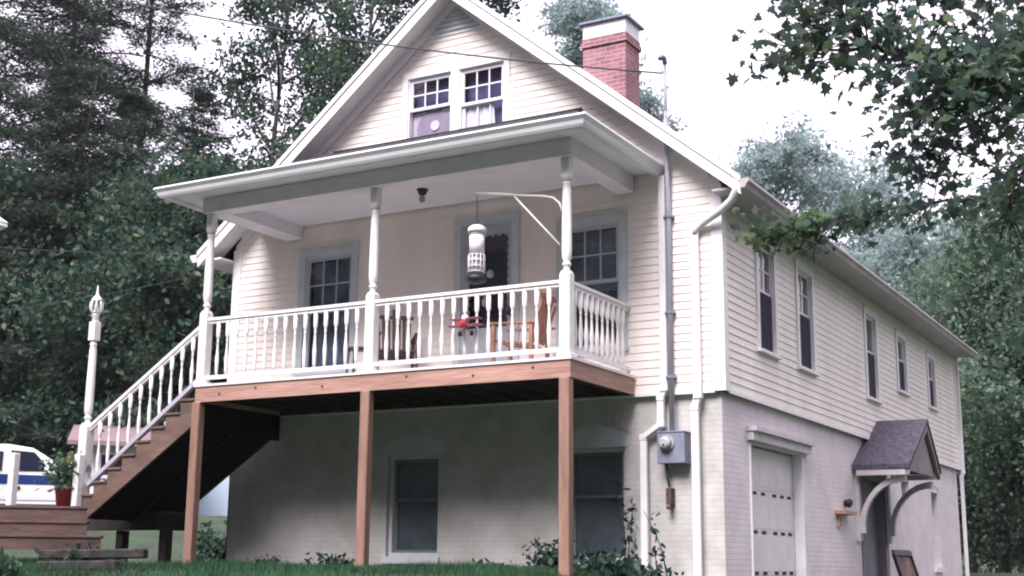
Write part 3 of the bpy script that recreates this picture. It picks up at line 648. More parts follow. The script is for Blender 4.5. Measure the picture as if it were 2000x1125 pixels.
# feeder bracket (white arm on the right turned post) and feeder
br = thing('feeder_bracket', 'thin white metal arm with a diagonal brace fixed to the right porch post', 'bracket', (-1.40, -1.81, 4.2))
P_ = lambda u, v: onY(u, v, PYC)
MB().tube([P_(930,377), P_(1000,381)], .022, 8).tube([P_(999,381), P_(1060,383), P_(1080,386), P_(1093,397), P_(1097,412)], .014, 8).build('arm', PWHITE, br)
MB().tube([P_(1005,384), P_(1093,478)], .012, 8).build('brace', PWHITE, br)
fp = P_(932, 440)
fd = thing('bird_feeder', 'white domed tube bird feeder with a dark tray hanging from the white arm', 'bird feeder', (fp[0], PYC, 3.5))
zc = fp[2]
MB().lathe([(.118,-.10),(.123,-.07),(.108,-.03),(.07,-.005),(.0,.005)], (fp[0], PYC, zc), 18).build('dome', PWHITE, fd)
MB().lathe([(.012,-.14),(.10,-.139),(.10,-.10),(.012,-.099)], (fp[0], PYC, zc), 18).build('port_ring', FRAME, fd)
MB().lathe([(.099,-.38),(.099,-.141)], (fp[0], PYC, zc), 18).build('tube', CURT, fd)
cg = MB()
for k in range(12):
    t = 2*math.pi*k/12; cg.tube([(fp[0]+.106*math.cos(t), PYC+.106*math.sin(t), zc-.64), (fp[0]+.106*math.cos(t), PYC+.106*math.sin(t), zc-.39)], .006, 5)
for z in (-.40, -.47, -.55, -.62): cg.lathe([(.104,z-.006),(.112,z),(.104,z+.006)], (fp[0], PYC, zc), 18)
cg.build('wire_cage', PWHITE, fd)
MB().lathe([(.085,-.66),(.085,-.39)], (fp[0], PYC, zc), 16).build('seed_core', mat('seed', (.42,.40,.46), .9, .2, 40), fd)
MB().lathe([(.06,-.77),(.13,-.74),(.14,-.68),(.10,-.665)], (fp[0], PYC, zc), 18).build('tray', BLACK, fd)
MB().tube([(fp[0], PYC, zc), P_(932, 380)], .005, 5).build('wire', BLACK, fd)
# whirligig: little red biplane fixed to the railing
wp = onY(910, 636, -1.93)
wg = thing('whirligig', 'small red and white toy biplane mounted on the railing balusters', 'ornament', (wp[0], -1.93, wp[2]-.25))
def W_(dx, dz, dy=0): return (wp[0]+dx, -1.93+dy, wp[2]+dz)
MB().tube([W_(0,0,-.16), W_(0,.0,-.10), W_(0,.01,.0), W_(0,.02,.10)], [.035,.05,.045,.02], 10).build('fuselage', RED, wg)
MB().obox(W_(0,.0), (.24,0,0), (0,.055,0), (0,0,.008)).obox(W_(0,.085), (.21,0,0), (0,.05,0), (0,0,.008)).build('wing', mat('dull_red_wing', (.22,.06,.09), .5, .1, 5), wg)
st = MB()
for dx in (-.15, -.09, .09, .15): st.tube([W_(dx,.0), W_(dx,.085)], .006, 5)
st.tube([W_(0,-.03), W_(-.08,-.09)], .008, 5).tube([W_(0,-.03), W_(.08,-.09)], .008, 5); st.build('strut', RED, wg)
MB().lathe([(0,0),(.04,.01),(.05,.045),(.035,.08),(0,.09)], W_(0,.05,-.02), 12).build('pilot_head', CURT, wg)
whl = MB()
for dx in (-.085, .085): whl.tube([W_(dx-.012,-.10), W_(dx+.012,-.10)], .035, 12)
whl.build('wheel', BLACK, wg)
MB().tube([W_(0,-.02,.05), (wp[0], -1.84, wp[2]-.02)], .01, 6).build('mount', BLACK, wg)
# chairs
def rocker(name, label, x, y, m, face, loc_z=DZ):
    o = thing(name, label, 'chair', (x, y, loc_z), 'wooden chairs on the porch')
    f = np.array((math.cos(face), math.sin(face))); s_ = np.array((-f[1], f[0]))
    def Q(fw_, sd_, z): p = np.array((x, y))+f*fw_+s_*sd_; return (p[0], p[1], loc_z+z)
    sm_ = MB(); F3 = np.array((*f, 0)); S3 = np.array((*s_, 0))
    for k in range(6): sm_.obox(Q(.22-.085*k, 0, .42-.012*k), F3*.036, S3*.25, (0,0,.011))
    sm_.build('seat', m, o)
    bk = MB()
    for k in range(7):
        d_ = -.21+.07*k; bk.beam(Q(-.26, d_, .40), Q(-.44, d_*1.08, 1.12-.0022*(k-3)**2*10), .05, .016, tuple(F3))
    bk.beam(Q(-.42,-.28,1.0), Q(-.42,.28,1.0), .03, .05).build('backrest', m, o)
    for sd_ in (-.27, .27):
        MB().beam(Q(.24,sd_,.05), Q(.24,sd_,.64), .045, .045, tuple(S3)).build('leg', m, o)
        MB().beam(Q(-.30,sd_,.05), Q(-.30,sd_,.62), .045, .045, tuple(S3)).build('leg', m, o)
        MB().beam(Q(.32,sd_,.65), Q(-.40,sd_,.63), .08, .022).build('armrest', m, o)
        rk = MB()
        for k in range(6):
            a_, b_ = -.5+k*.155, -.5+(k+1)*.155; zf = lambda t: .035+.16*t*t
            rk.beam(Q(a_,sd_,zf(a_)), Q(b_,sd_,zf(b_)), .035, .045)
        rk.build('rocker', m, o)
    return o
ca = onY(775, 690, -.75); cb_ = onY(1010, 660, -.8)
rocker('rocking_chair', 'dark brown wooden rocking chair behind the middle porch post', ca[0]+.05, -.85, CHAIRD, rad(-50))
rocker('rocking_chair', 'reddish wooden rocking chair behind the railing near the right porch post', cb_[0]+.05, -.85, CHAIRR, rad(185))
tb = onY(690, 670, -1.2)
t_ = thing('side_table', 'small dark side table on the porch just left of the middle post', 'table', (tb[0], -1.1, DZ))
MB().lathe([(.0,.46),(.17,.461),(.17,.485),(0,.486)], (tb[0]-.02,-1.1,DZ), 18).build('tabletop', CHAIRD, t_)
for k in range(3):
    t = 2.1*k+.3; MB().tube([(tb[0]-.02+.13*math.cos(t), -1.1+.13*math.sin(t), DZ+.46), (tb[0]-.02+.17*math.cos(t), -1.1+.17*math.sin(t), DZ)], .016, 6).build('leg', CHAIRD, t_)

# ------------------------------------------------------------------ meter, service mast, wires
me_ = thing('electric_meter', 'grey electric meter box with round dial and tall conduit on the white wall', 'meter', (-.69, -.06, 1.55))
box = MB().box(-.875, -.50, -.16, .069, 1.345, 1.735).box(-.885, -.49, -.17, .068, 1.736, 1.755).build('meter_box', METERG, me_, .006)
MB().tube([(-.74,-.161,1.60),(-.74,-.19,1.60)], .105, 22).tube([(-.74,-.191,1.60),(-.74,-.25,1.60),(-.74,-.275,1.60)], [.085,.08,.05], 22).build('dial', mat('meter_glass', (.42,.42,.44), .2, .15, 20), box)
MB().box(-.755, -.725, -.2775, -.274, 1.555, 1.585).build('seal', BLACK, box)
MB().tube([(-.70,-.075,1.756),(-.70,-.075,4.9),(-.70,-.10,5.3),(-.70,-.12,5.75)], .034, 10).build('conduit', mat('pale_grey_conduit', (.38,.39,.47), .4, .06, 6), me_)
for z in (4.6, 3.3, 2.45): MB().box(-.76,-.64,-.118,-.001,z,z+.03).build('strap', METERG, me_)
MB().tube([(-.79,-.05,1.344),(-.785,-.03,1.15),(-.77,-.02,1.05)], .016, 8).build('ground_wire', BLACK, me_)
MB().box(-.80,-.73,-.07,.068,.83,1.04).lathe([(.03,0),(.035,.02),(.03,.05)], (-.765,-.06,.77), 10).build('junction_box', mat('rusty_box', (.10,.06,.06), .8, .3, 20), me_)
ms = MB().tube([(-.70,-.12,5.74),(-.70,-.12,6.80)], .022, 10).lathe([(.13,-.02),(.10,.02),(.05,.10),(.03,.22),(.024,.30)], (-.70,-.12,5.78), 14)
ms.build('mast', mat('dull_zinc_pipe', (.30,.29,.33), .5, .08, 5), me_)
MB().tube([(-.70,-.12,6.76),(-.70,-.14,6.84),(-.72,-.20,6.85),(-.73,-.22,6.80)], .035, 8).build('weatherhead', METERG, me_)
MB().box(-.80,-.68,-.135,-.105,6.63,6.66).build('insulator', METERG, me_)
def wire(pts, r, label, sag=0., n=24):
    mb = MB(); P0, P1 = np.array(pts[0]), np.array(pts[1]); q = []
    for k in range(n+1):
        t = k/n; p = P0+(P1-P0)*t; p = p-np.array((0,0,sag*4*t*(1-t))); q.append(p)
    return tag(mb.tube(q, r, 6).build('power_line', BLACKW, loc=tuple(q[0])), label, 'wire', 'overhead wires')
BLACKW = mat('weathered_cable', (.06,.06,.075), .6, .1, 5)
wq = onY(-200, -95, -5.0)
wire([(-.80,-.12,6.65), tuple(wq)], .012, 'service cable crossing the gable from the roof mast', .25)
w1, w2 = at(-150, 30, 474), at(560, 33, 497)
wire([w1, w2], .009, 'upper of the two thin cables in front of the dark trees', .1)
w1, w2 = at(-150, 30, 628), at(420, 34, 530)
wire([w1, w2], .008, 'lower sloping cable in front of the dark trees', .1)
# street lamp at the left edge
ls = at(-6, 31, 440)
slp = thing('street_lamp', 'white rimmed lamp head on a pole at the left picture edge', 'street lamp', (ls[0]-1.2, ls[1], gz(ls[0], ls[1])))
MB().tube([(ls[0]-1.5, ls[1], gz(ls[0]-1.5, ls[1])-.3), (ls[0]-1.5, ls[1], ls[2]+1.5)], .12, 12).build('pole', BARK, slp)
MB().tube([(ls[0]-1.5, ls[1], ls[2]-.3), (ls[0]-.7, ls[1], ls[2]+.25), (ls[0]-.15, ls[1], ls[2]+.3)], .03, 8).build('arm', GREYW, slp)
MB().beam((ls[0]-.35, ls[1], ls[2]+.36), (ls[0]+.22, ls[1], ls[2]+.03), .22, .06).beam((ls[0]-.35, ls[1], ls[2]-.16), (ls[0]+.22, ls[1], ls[2]-.01), .22, .06).build('lamp_head', WHITE, slp)

# ------------------------------------------------------------------ small things round the house
pp = C0-ed*.40-en*.20
pot = thing('flowerpot', 'red plastic flowerpot of leafy flowers on the lower deck', 'flowerpot', (pp[0], pp[1], .836))
MB().lathe([(.10,0),(.135,.24),(.150,.25),(.152,.28),(.135,.285),(.125,.25)], (pp[0], pp[1], .836), 20).build('pot', POTR, pot)
wpx = onY(303, 841, -1.6)
MB_ = MB().lathe([(.07,0),(.10,.03),(.11,.08),(.085,.12),(.03,.135),(.0,.137)], (-7.95, -1.55, DZ-RISE*3+.0), 16)
tag(MB_.build('planter', PWHITE, loc=(-7.95, -1.55, DZ-RISE*3)), 'rounded white planter standing on an upper stair tread', 'planter')
# leaning dark framed board by the side door
bo = thing('framed_board', 'dark framed brown board leaning beside the side door', 'board', (.6, 6.4, -.5))
def LB(t, s_): return np.array((.62, 5.85, .31))+np.array((0, 1.15, .0))*t+np.array((.10, .62, -.86))*s_
fr = MB()
for (a1, b1), (a2, b2) in (((0,0),(1,0)), ((0,1),(1,1)), ((0,0),(0,1)), ((1,0),(1,1))): fr.beam(LB(a1,b1), LB(a2,b2), .09, .05, (1,0,.3))
fr.build('frame', BLACK, bo)
MB().add([LB(.03,.03), LB(.97,.03), LB(.97,.97), LB(.03,.97)], [(0,1,2,3)]).build('panel', mat('brown_panel', (.24,.14,.13), .7, .3, 4), bo)
sh = thing('wall_shelf', 'small tan wooden shelf with a dark knob on the side wall', 'shelf', (-.06, 5.4, .95))
MB().box(-.069, .10, 5.05, 5.75, .90, .955).box(-.069,-.03,5.15,5.25,.70,.899).build('shelf', mat('tan_wood', (.46,.28,.20), .7, .15, 8), sh)
MB().tube([(-.069,5.62,1.09),(.02,5.62,1.09),(.05,5.62,1.08)], [.05,.075,.05], 12).build('knob', BLACK, sh)
# garden edging logs
for k, (u0, u1, v, yy) in enumerate(((80, 285, 1083, -2.9), (75, 230, 1106, -3.3))):
    a_, b_ = onY(u0, v, yy), onY(u1, v-2, yy+.25); 
    g_ = MB().beam(a_, b_, .14, .13).build('garden_edging', mat('weathered_timber', (.05,.046,.045), .9, .3, 9, .4, 20), None, .02, loc=tuple((a_+b_)/2))
    tag(g_, ('upper' if k == 0 else 'lower')+' grey weathered timber edging lying below the deck steps', 'edging', 'garden edging timbers')

# ------------------------------------------------------------------ distant van and buildings
VP = at(20, 34); vz = gz(VP[0], VP[1])
def van():
    o = thing('van', 'white sport utility van with a wide blue side stripe parked beyond the lower deck', 'van', (VP[0], VP[1], vz))
    hd = rad(12)    # heading: nose to picture right
    f = np.array((math.cos(YAW+hd), math.sin(YAW+hd), 0)); s_ = np.array((-f[1], f[0], 0)); base = np.array((VP[0], VP[1], vz))
    front = at(124, 34); base = np.array((front[0], front[1], vz)) - f*.95
    VW = mat('white_car_paint', (.80,.80,.80), .25, .03, 2); VB = mat('blue_car_paint', (.02,.045,.19), .3, .1, 2); VG = mat('dark_car_glass', (.015,.02,.04), .1, .1, 2)
    def P(x, y, z): return base+f*x+s_*y+np.array((0,0,z))
    hw = .92
    side = [(-3.6,.45),(2.05,.45),(2.15,.75),(2.1,1.0),(1.6,1.12),(.95,1.2),(.45,1.62),(.15,1.80),(-.4,1.88),(-3.4,1.90),(-3.62,1.75),(-3.68,.9)]
    n = len(side); vs = []
    for y, k in ((-hw, 0), (-hw+.14, 1), (hw-.14, 1), (hw, 0)):
        for x, z in side:
            if k == 0 and z > 1.25: vs.append(P(x-.03, y*(.93), z-.04))
            else: vs.append(P(x, y, z))
    fs = [tuple(range(n)), tuple(range(3*n, 4*n))[::-1]] + [(r*n+i, (r+1)*n+i, (r+1)*n+(i+1) % n, r*n+(i+1) % n) for r in range(3) for i in range(n)]
    MB().add(vs, fs).build('body', VW, o, .03)
    MB().add([P(-3.66,-hw-.006,.95), P(1.75,-hw-.006,.93), P(1.75,-hw-.006,1.13), P(-3.66,-hw-.006,1.22)], [(0,1,2,3)]).build('stripe', VB, o)
    MB().add([P(.98,-.8,1.215), P(2.0,-.8,1.07), P(2.0,.8,1.07), P(.98,.8,1.215)], [(0,1,2,3)]).build('hood', VB, o)
    def yg(z): return -hw*(.935)-.02 if z > 1.25 else -hw-.008
    for x0, x1, slope in ((-.33, .62, 1), (-1.30, -.50, 0), (-2.55, -1.48, 0)):
        top = x1-.42*slope
        MB().add([P(x0, -hw-.015, 1.25), P(x1, -hw-.015, 1.25), P(top, -hw*.93-.03, 1.70), P(x0, -hw*.93-.03, 1.73)], [(0,1,2,3)]).build('side_window', VG, o)
    for x0 in (-.25, -1.25): MB().obox(P(x0+.1, -hw-.015, .86), f*.09, s_*.02, (0,0,.03)).build('door_handle', BLACK, o)
    MB().add([P(.97,-.72,1.23), P(.97,.72,1.23), P(.20,.66,1.78), P(.20,-.66,1.78)], [(0,1,2,3)]).build('windscreen', VG, o)
    for x0 in (-2.6, 1.15):
        for y0 in (-hw+.02, hw-.22):
            wb = MB().tube([P(x0,y0,.37), P(x0,y0+.20,.37)], .37, 20).build('wheel', BLACK, o); MB().tube([P(x0,y0-.01,.37), P(x0,y0+.0,.37)], .2, 14).build('rim', GREYW, wb)
    MB().obox(P(.55,-hw-.10,1.28), f*.07, s_*.09, (0,0,.07)).build('wing_mirror', VW, o)
    MB().obox(P(2.12,0,.58), f*.06, s_*.90, (0,0,.11)).obox(P(-.8,-hw-.005,.62), f*2.4, s_*.012, (0,0,.05)).build('bumper', GREYW, o)
    return o
van()
def shed(name, label, u0, u1, d, z_eave, z_ridge, dep, mw, mr, over, wins=(), roofdir=0):
    a_, b_ = at(u0, d), at(u1, d); f = (b_-a_)[:2]; L = np.linalg.norm(f); f /= L; n_ = np.array((-f[1], f[0])); zg = min(gz(*a_[:2]), gz(*b_[:2]))
    c = (a_+b_)/2; o = thing(name, label, 'building', (c[0], c[1], zg))
    def P(x, y, z): q = a_[:2]+f*x+n_*y; return (q[0], q[1], z)
    wl_ = [P(0,0,zg-.5),P(L,0,zg-.5),P(L,dep,zg-.5),P(0,dep,zg-.5),P(0,0,z_eave),P(L,0,z_eave),P(L,dep,z_eave),P(0,dep,z_eave),P(0,dep/2,z_ridge),P(L,dep/2,z_ridge)]
    MB().add(wl_, [(0,1,5,4),(1,2,6,9,5),(2,3,7,6),(3,0,4,8,7)]).build('wall', mw, o)
    rr = MB()
    sl0 = (z_ridge-z_eave)/(dep/2)
    for y0, y1, sgn in ((-over, dep/2, 1), (dep+over, dep/2, -1)):
        ze_ = z_eave-over*sl0
        rr.add([P(-over,y0,ze_+.02),P(L+over,y0,ze_+.02),P(L+over,y1,z_ridge+.02),P(-over,y1,z_ridge+.02),P(-over,y0,ze_+.16),P(L+over,y0,ze_+.16),P(L+over,y1,z_ridge+.16),P(-over,y1,z_ridge+.16)], [(0,1,2,3),(4,5,6,7),(0,1,5,4),(1,2,6,5),(3,0,4,7)])
    rr.build('roof', mr, o)
    for x0, x1, z0, z1 in wins:
        w_ = MB(); 
        for p0_, p1_, q0_, q1_ in ((x0-.1,x1+.1,z0-.1,z0),(x0-.1,x1+.1,z1,z1+.1),(x0-.1,x0,z0,z1),(x1,x1+.1,z0,z1)):
            w_.add([P(p0_,-.03,q0_),P(p1_,-.03,q0_),P(p1_,-.03,q1_),P(p0_,-.03,q1_),P(p0_,0,q0_),P(p1_,0,q0_),P(p1_,0,q1_),P(p0_,0,q1_)], [(0,1,2,3),(0,1,5,4),(3,2,6,7),(0,3,7,4),(1,2,6,5)])
        wo = w_.build('window', WHITE, o); MB().add([P(x0,-.01,z0),P(x1,-.01,z0),P(x1,-.01,z1),P(x0,-.01,z1)], [(0,1,2,3)]).build('pane', mat('dark_far_glass', (.03,.03,.05), .15, .1, 2), wo)
    return o
shed('outbuilding', 'low white outbuilding with a pinkish roof seen through the stair railing', 150, 320, 44, 3.75, 4.5, 7, mat('far_white_wall', (.72,.70,.72), .7, .08, 2), mat('pink_roof', (.24,.165,.185), .85, .1, 3), .55,
     [(.5+1.05*k, 1.2+1.05*k, 2.75, 3.40) for k in range(3)])
shed('shed', 'pale blue shed far behind, between the staircase and the house corner', 372, 520, 46, 3.6, 4.4, 5, mat('pale_blue_wall', (.45,.55,.66), .7, .06, 2), SHING, .3)

# ------------------------------------------------------------------ vegetation
def leaves_mesh(name, C, size, elong, m, rng, nbias=None, shape=None, axis=None, flat=.0):
    """one small face per leaf round each centre in C"""
    n = len(C); sh_ = np.array(shape if shape is not None else [(0,-.5),(.32,-.08),(.26,.2),(0,.5),(-.26,.2),(-.32,-.08)], float); k = len(sh_)
    d = rng.normal(size=(n,3)) if axis is None else axis+rng.normal(size=(n,3))*.35
    d[:,2] -= .35 if axis is None else 0
    d /= np.linalg.norm(d, axis=1, keepdims=True)
    up = rng.normal(size=(n,3))*(1-flat); up[:,2] += 1.0
    x = np.cross(d, up); x /= np.linalg.norm(x, axis=1, keepdims=True)+1e-9
    sz = size*rng.uniform(.5,1.35,(n,1))
    V = C[:,None,:] + (x*sz)[:,None,:]*sh_[None,:,0,None]*1.0 + (d*sz*elong)[:,None,:]*sh_[None,:,1,None]
    nn = np.cross(x, d); V += (nn*sz)[:,None,:]*(rng.uniform(-.75,.15,(n,1))*np.abs(sh_[:,0])[None,:]-.22*(sh_[:,1]**2)[None,:])[:,:,None]
    me = D.meshes.new(name); me.vertices.add(n*k); me.vertices.foreach_set('co', V.astype(np.float32).ravel())
    me.loops.add(n*k); me.loops.foreach_set('vertex_index', np.arange(n*k, dtype=np.int32))
    me.polygons.add(n); me.polygons.foreach_set('loop_start', np.arange(0, n*k, k, dtype=np.int32))
    me.update(calc_edges=True); me.validate(); me.materials.append(m)
    return me
def place_mesh(me, name, parent, loc=(0,0,0)):
    o = D.objects.new(name, me); COL.objects.link(o); o.parent = parent; o.location = loc; return o
def limb(rng, p, d, L, n=5, up=.15, wob=.18):
    pts = [np.array(p, float)]; d = np.array(d, float); d /= np.linalg.norm(d)
    for i in range(n):
        d = d+rng.normal(size=3)*wob*.5; d[2] += up/n*2; d /= np.linalg.norm(d); pts.append(pts[-1]+d*L/n)
    return pts
def deciduous(H, R, rng, zlow=.25, nl=13, per=90, leaf=.24, csig=.42, trunk_r=.2, lean=0., top=1., zs=.6, sub=4):
    mb = MB(); tp = limb(rng, (0,0,-.3), (lean,0,1), H*.86, 8, .0, .07); nT = len(tp)
    mb.tube(tp, [trunk_r*(1-.85*i/(nT-1)) for i in range(nT)], 9)
    C = []
    for k in range(nl):
        fr = zlow+(.97-zlow)*(k+rng.uniform(0,.9))/nl; i = min(int(fr*(nT-1)), nT-2); t = fr*(nT-1)-i; p = tp[i]*(1-t)+tp[i+1]*t
        az = k*2.4+rng.uniform(-.5,.5); rr_ = (fr-zlow)/(1-zlow); prof = math.sin(math.pi*(.18+.74*rr_))**.8
        el = rng.uniform(.15,.6)+.5*rr_
        L = R*prof*rng.uniform(.75,1.15)
        q = limb(rng, p, (math.cos(az)*math.cos(el), math.sin(az)*math.cos(el), math.sin(el)), L, 5, .2, .25)
        mb.tube(q, [trunk_r*.34*(1-.16*j) for j in range(6)], 6)
        C += [q[j] for j in (3,4,5)]
        for s_ in range(sub):
            j = rng.integers(1, 5); az2 = az+rng.choice((-1,1))*rng.uniform(.4,1.2); el2 = rng.uniform(-.2,.7)
            q2 = limb(rng, q[j], (math.cos(az2)*math.cos(el2), math.sin(az2)*math.cos(el2), math.sin(el2)), L*rng.uniform(.35,.6), 3, .1, .3)
            mb.tube(q2, [trunk_r*.13*(1-.2*i_) for i_ in range(4)], 5); C += [q2[2], q2[3]]
    C = np.array(C); cnt = rng.poisson(per, len(C))
    idx = np.repeat(np.arange(len(C)), cnt); sg = csig*rng.uniform(.55,1.4,len(C))[idx][:,None]
    X = C[idx]+rng.normal(size=(len(idx),3))*sg*np.array((1,1,zs))
    return mb, X
def pine(H, R, rng, zlow=.2, dz=.62, per=26, droop=.12, trunk_r=.24, gap=.25):
    mb = MB(); tp = limb(rng, (0,0,-.3), (0,0,1), H, 8, 0, .03); mb.tube(tp, [trunk_r*(1-.9*i/8) for i in range(9)], 9)
    X, A_ = [], []; z = H*zlow; k = 0
    while z < H*.985:
        rr_ = (z-H*zlow)/(H*(1-zlow)); 
        for j in range(rng.integers(3, 6)):
            k += 1
            if rng.uniform() < gap: continue
            az = k*2.39+rng.uniform(-.4,.4); L = R*(1-rr_)**.7*rng.uniform(.55,1.15)*(.55+.45*min(1, rr_*5))
            p = (0, 0, z+rng.uniform(-.25,.25)); dirv = np.array((math.cos(az), math.sin(az), rng.uniform(-.05,.25)))
            q = limb(rng, p, dirv, L, 5, -droop, .14); mb.tube(q, [trunk_r*.22*(1-.17*i) for i in range(6)], 5)
            for t in np.linspace(.22, 1, max(4, int(L*3.2))):
                i = min(int(t*5), 4); c = q[i]*(1-(t*5-i))+q[i+1]*(t*5-i); n = rng.poisson(per); wd = .20+.40*L/4*math.sin(math.pi*min(t,.93))
                x = c+rng.normal(size=(n,3))*np.array((wd, wd, .11)); X.append(x)
                ax = np.tile(dirv*.6, (n,1)); ax[:,2] -= .1; side = np.array((-dirv[1], dirv[0], 0)); ax += np.sign((x-c)@side)[:,None]*side[None]*.6; A_.append(ax)
        z += dz*rng.uniform(.75,1.25)
    return mb, np.concatenate(X), np.concatenate(A_)
L_PINE = leafmat('dark_pine_needles', (.018,.042,.036), (.034,.068,.052), (.095,.105,.062), .3)
L_DARK = leafmat('dark_woodland_leaves', (.020,.052,.042), (.038,.088,.062), (.12,.15,.075), .5)
L_MID = leafmat('green_leaves', (.055,.115,.08), (.085,.155,.105), (.16,.22,.12), .55)
L_PALE = leafmat('glare_paled_leaves', (.20,.28,.28), (.28,.37,.36), (.40,.48,.44), .6)  # glare of the bright sky put into a paler leaf colour
L_BANK = leafmat('hazy_green_leaves', (.085,.145,.11), (.125,.20,.15), (.21,.28,.17), .55)  # paler copy of the green leaves, haze put into the colour
L_MAPLE = leafmat('maple_leaves', (.05,.088,.080), (.085,.135,.105), (.15,.21,.12), .66)
L_LIT = leafmat('lit_maple_leaves', (.08,.14,.065), (.11,.18,.085), (.16,.23,.11), .5)  # lit copy of the maple leaves, light put into the colour
L_SHRUB = leafmat('shrub_leaves', (.018,.05,.04), (.03,.075,.055), (.07,.12,.08), .3)
def tree(kind, name, label, u, d, H, R, seed, lm, bark=BARK, group='trees behind the house', **kw):
    rng = np.random.default_rng(seed); p = at(u, d); z = gz(p[0], p[1])
    o = thing(name, label, 'tree', (p[0], p[1], z), group)
    leaf = kw.pop('leaf', .19); el = kw.pop('elong', 1.2)
    if kind == 'pine': mb, X, A_ = pine(H, R, rng, **kw); me = leaves_mesh('crown', X, leaf*.68, 2.0, lm, rng, axis=A_, shape=[(0,-.5),(.22,0),(0,.5),(-.22,0)])
    else: mb, X = deciduous(H, R, rng, **kw); me = leaves_mesh('crown', X, leaf, el, lm, rng)
    c = D.objects.new('trunk', None)
    D.objects.remove(c)
    t = mb.build('trunk', bark, None); t.parent = o
    place_mesh(me, 'crown', o)
    return o
LW = 'woodland trees on the left'
tree('pine', 'pine_tree', 'tall dark pine with a bare trunk against the bright sky gap', 208, 60, 38, 5.6, 1, L_PINE, group=LW, per=70, gap=.34, zlow=.3, dz=.95)
tree('pine', 'pine_tree', 'dense dark pine filling the upper left corner of the photo', 60, 58, 36, 6.0, 2, L_PINE, group=LW, per=80, gap=.12, dz=.85)
tree('pine', 'pine_tree', 'dark pine at the extreme left edge behind the lamp head', -85, 60, 37, 6.6, 3, L_PINE, group=LW, per=70, gap=.15, dz=.9)
tree('pine', 'hemlock_tree', 'shaggy dark hemlock standing behind the left end of the porch roof', 335, 52, 17.5, 5.5, 4, L_PINE, group=LW, zlow=.04, per=60, gap=.08)
tree('pine', 'hemlock_tree', 'dark hemlock directly behind the lantern post', 190, 55, 18, 6, 5, L_PINE, group=LW, zlow=.03, per=60, gap=.08)
tree('pine', 'hemlock_tree', 'dark hemlock rising behind the white van', 40, 54, 19, 6, 6, L_PINE, group=LW, zlow=.03, per=60, gap=.08)
tree('dec', 'woodland_tree', 'low bushy dark tree between the lantern post and the porch', 290, 51, 14, 5.5, 7, L_DARK, group=LW, zlow=.05, nl=22, per=192, leaf=.216, csig=.7)
tree('dec', 'woodland_tree', 'low bushy dark tree behind the outbuilding roof', 120, 56, 14, 6, 8, L_DARK, group=LW, zlow=.05, nl=22, per=192, leaf=.230, csig=.7)
tree('dec', 'woodland_tree', 'bushy dark tree behind the left eave of the house', 450, 50, 14.5, 5.5, 9, L_DARK, group=LW, zlow=.05, nl=22, per=192, leaf=.216, csig=.7)
tree('dec', 'woodland_tree', 'bushy tree at the far left behind the van roof', -60, 58, 15, 6.5, 10, L_DARK, group=LW, zlow=.05, nl=22, per=210, leaf=.245, csig=.8)
tree('dec', 'broadleaf_tree', 'tall open crowned tree rising left of the gable', 475, 50, 27, 4.6, 11, L_DARK, BARKG, group=LW, zlow=.38, nl=17, per=87, leaf=.173, csig=.42, trunk_r=.22)
tree('dec', 'broadleaf_tree', 'tall leafy tree with a slim trunk just left of the gable roof edge', 632, 47, 26, 4.6, 12, L_DARK, BARKG, group=LW, zlow=.36, nl=17, per=91, leaf=.173, csig=.42, trunk_r=.2)
tree('dec', 'broadleaf_tree', 'tall dark tree whose crown meets the gable peak', 765, 52, 30, 4.6, 13, L_DARK, BARKG, group=LW, zlow=.42, nl=18, per=140, leaf=.187, csig=.46, trunk_r=.22)
RW = 'pale trees beyond the house'
tree('dec', 'pale_tree', 'pale rounded tree top seen left of the chimney', 1072, 56, 28, 3.0, 21, L_PALE, BARKG, group=RW, zlow=.5, nl=14, per=192, leaf=.187, csig=.42)
tree('dec', 'pale_tree', 'pale small tree top seen right of the chimney', 1262, 58, 23.5, 2.2, 22, L_PALE, BARKG, group=RW, zlow=.5, nl=14, per=192, leaf=.187, csig=.42)
tree('dec', 'pale_tree', 'pale tree rising over the right eave corner', 1545, 60, 21, 5.0, 23, L_PALE, BARKG, group=RW, zlow=.3, nl=22, per=166, leaf=.187, csig=.5)
tree('dec', 'pale_tree', 'pale tree above the middle of the long side eave', 1690, 66, 20.5, 5.0, 24, L_PALE, BARKG, group=RW, zlow=.25, nl=18, per=108, leaf=.187, csig=.5)
tree('dec', 'pale_tree', 'pale green tree near the far end of the side eave', 1830, 58, 16.5, 4.6, 25, L_PALE, BARKG, group=RW, zlow=.15, nl=18, per=122, leaf=.187, csig=.5)
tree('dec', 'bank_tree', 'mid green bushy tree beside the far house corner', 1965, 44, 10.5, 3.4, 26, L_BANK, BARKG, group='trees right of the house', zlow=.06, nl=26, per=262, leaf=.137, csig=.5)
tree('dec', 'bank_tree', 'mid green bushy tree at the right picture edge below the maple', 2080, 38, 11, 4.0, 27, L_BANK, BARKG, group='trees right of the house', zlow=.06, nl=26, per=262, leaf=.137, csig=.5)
tree('dec', 'bank_tree', 'darker tree behind the far house corner, lower than the pale trees', 1900, 52, 10.5, 4.5, 28, L_BANK, BARKG, group='trees right of the house', zlow=.05, nl=26, per=227, leaf=.173, csig=.6)
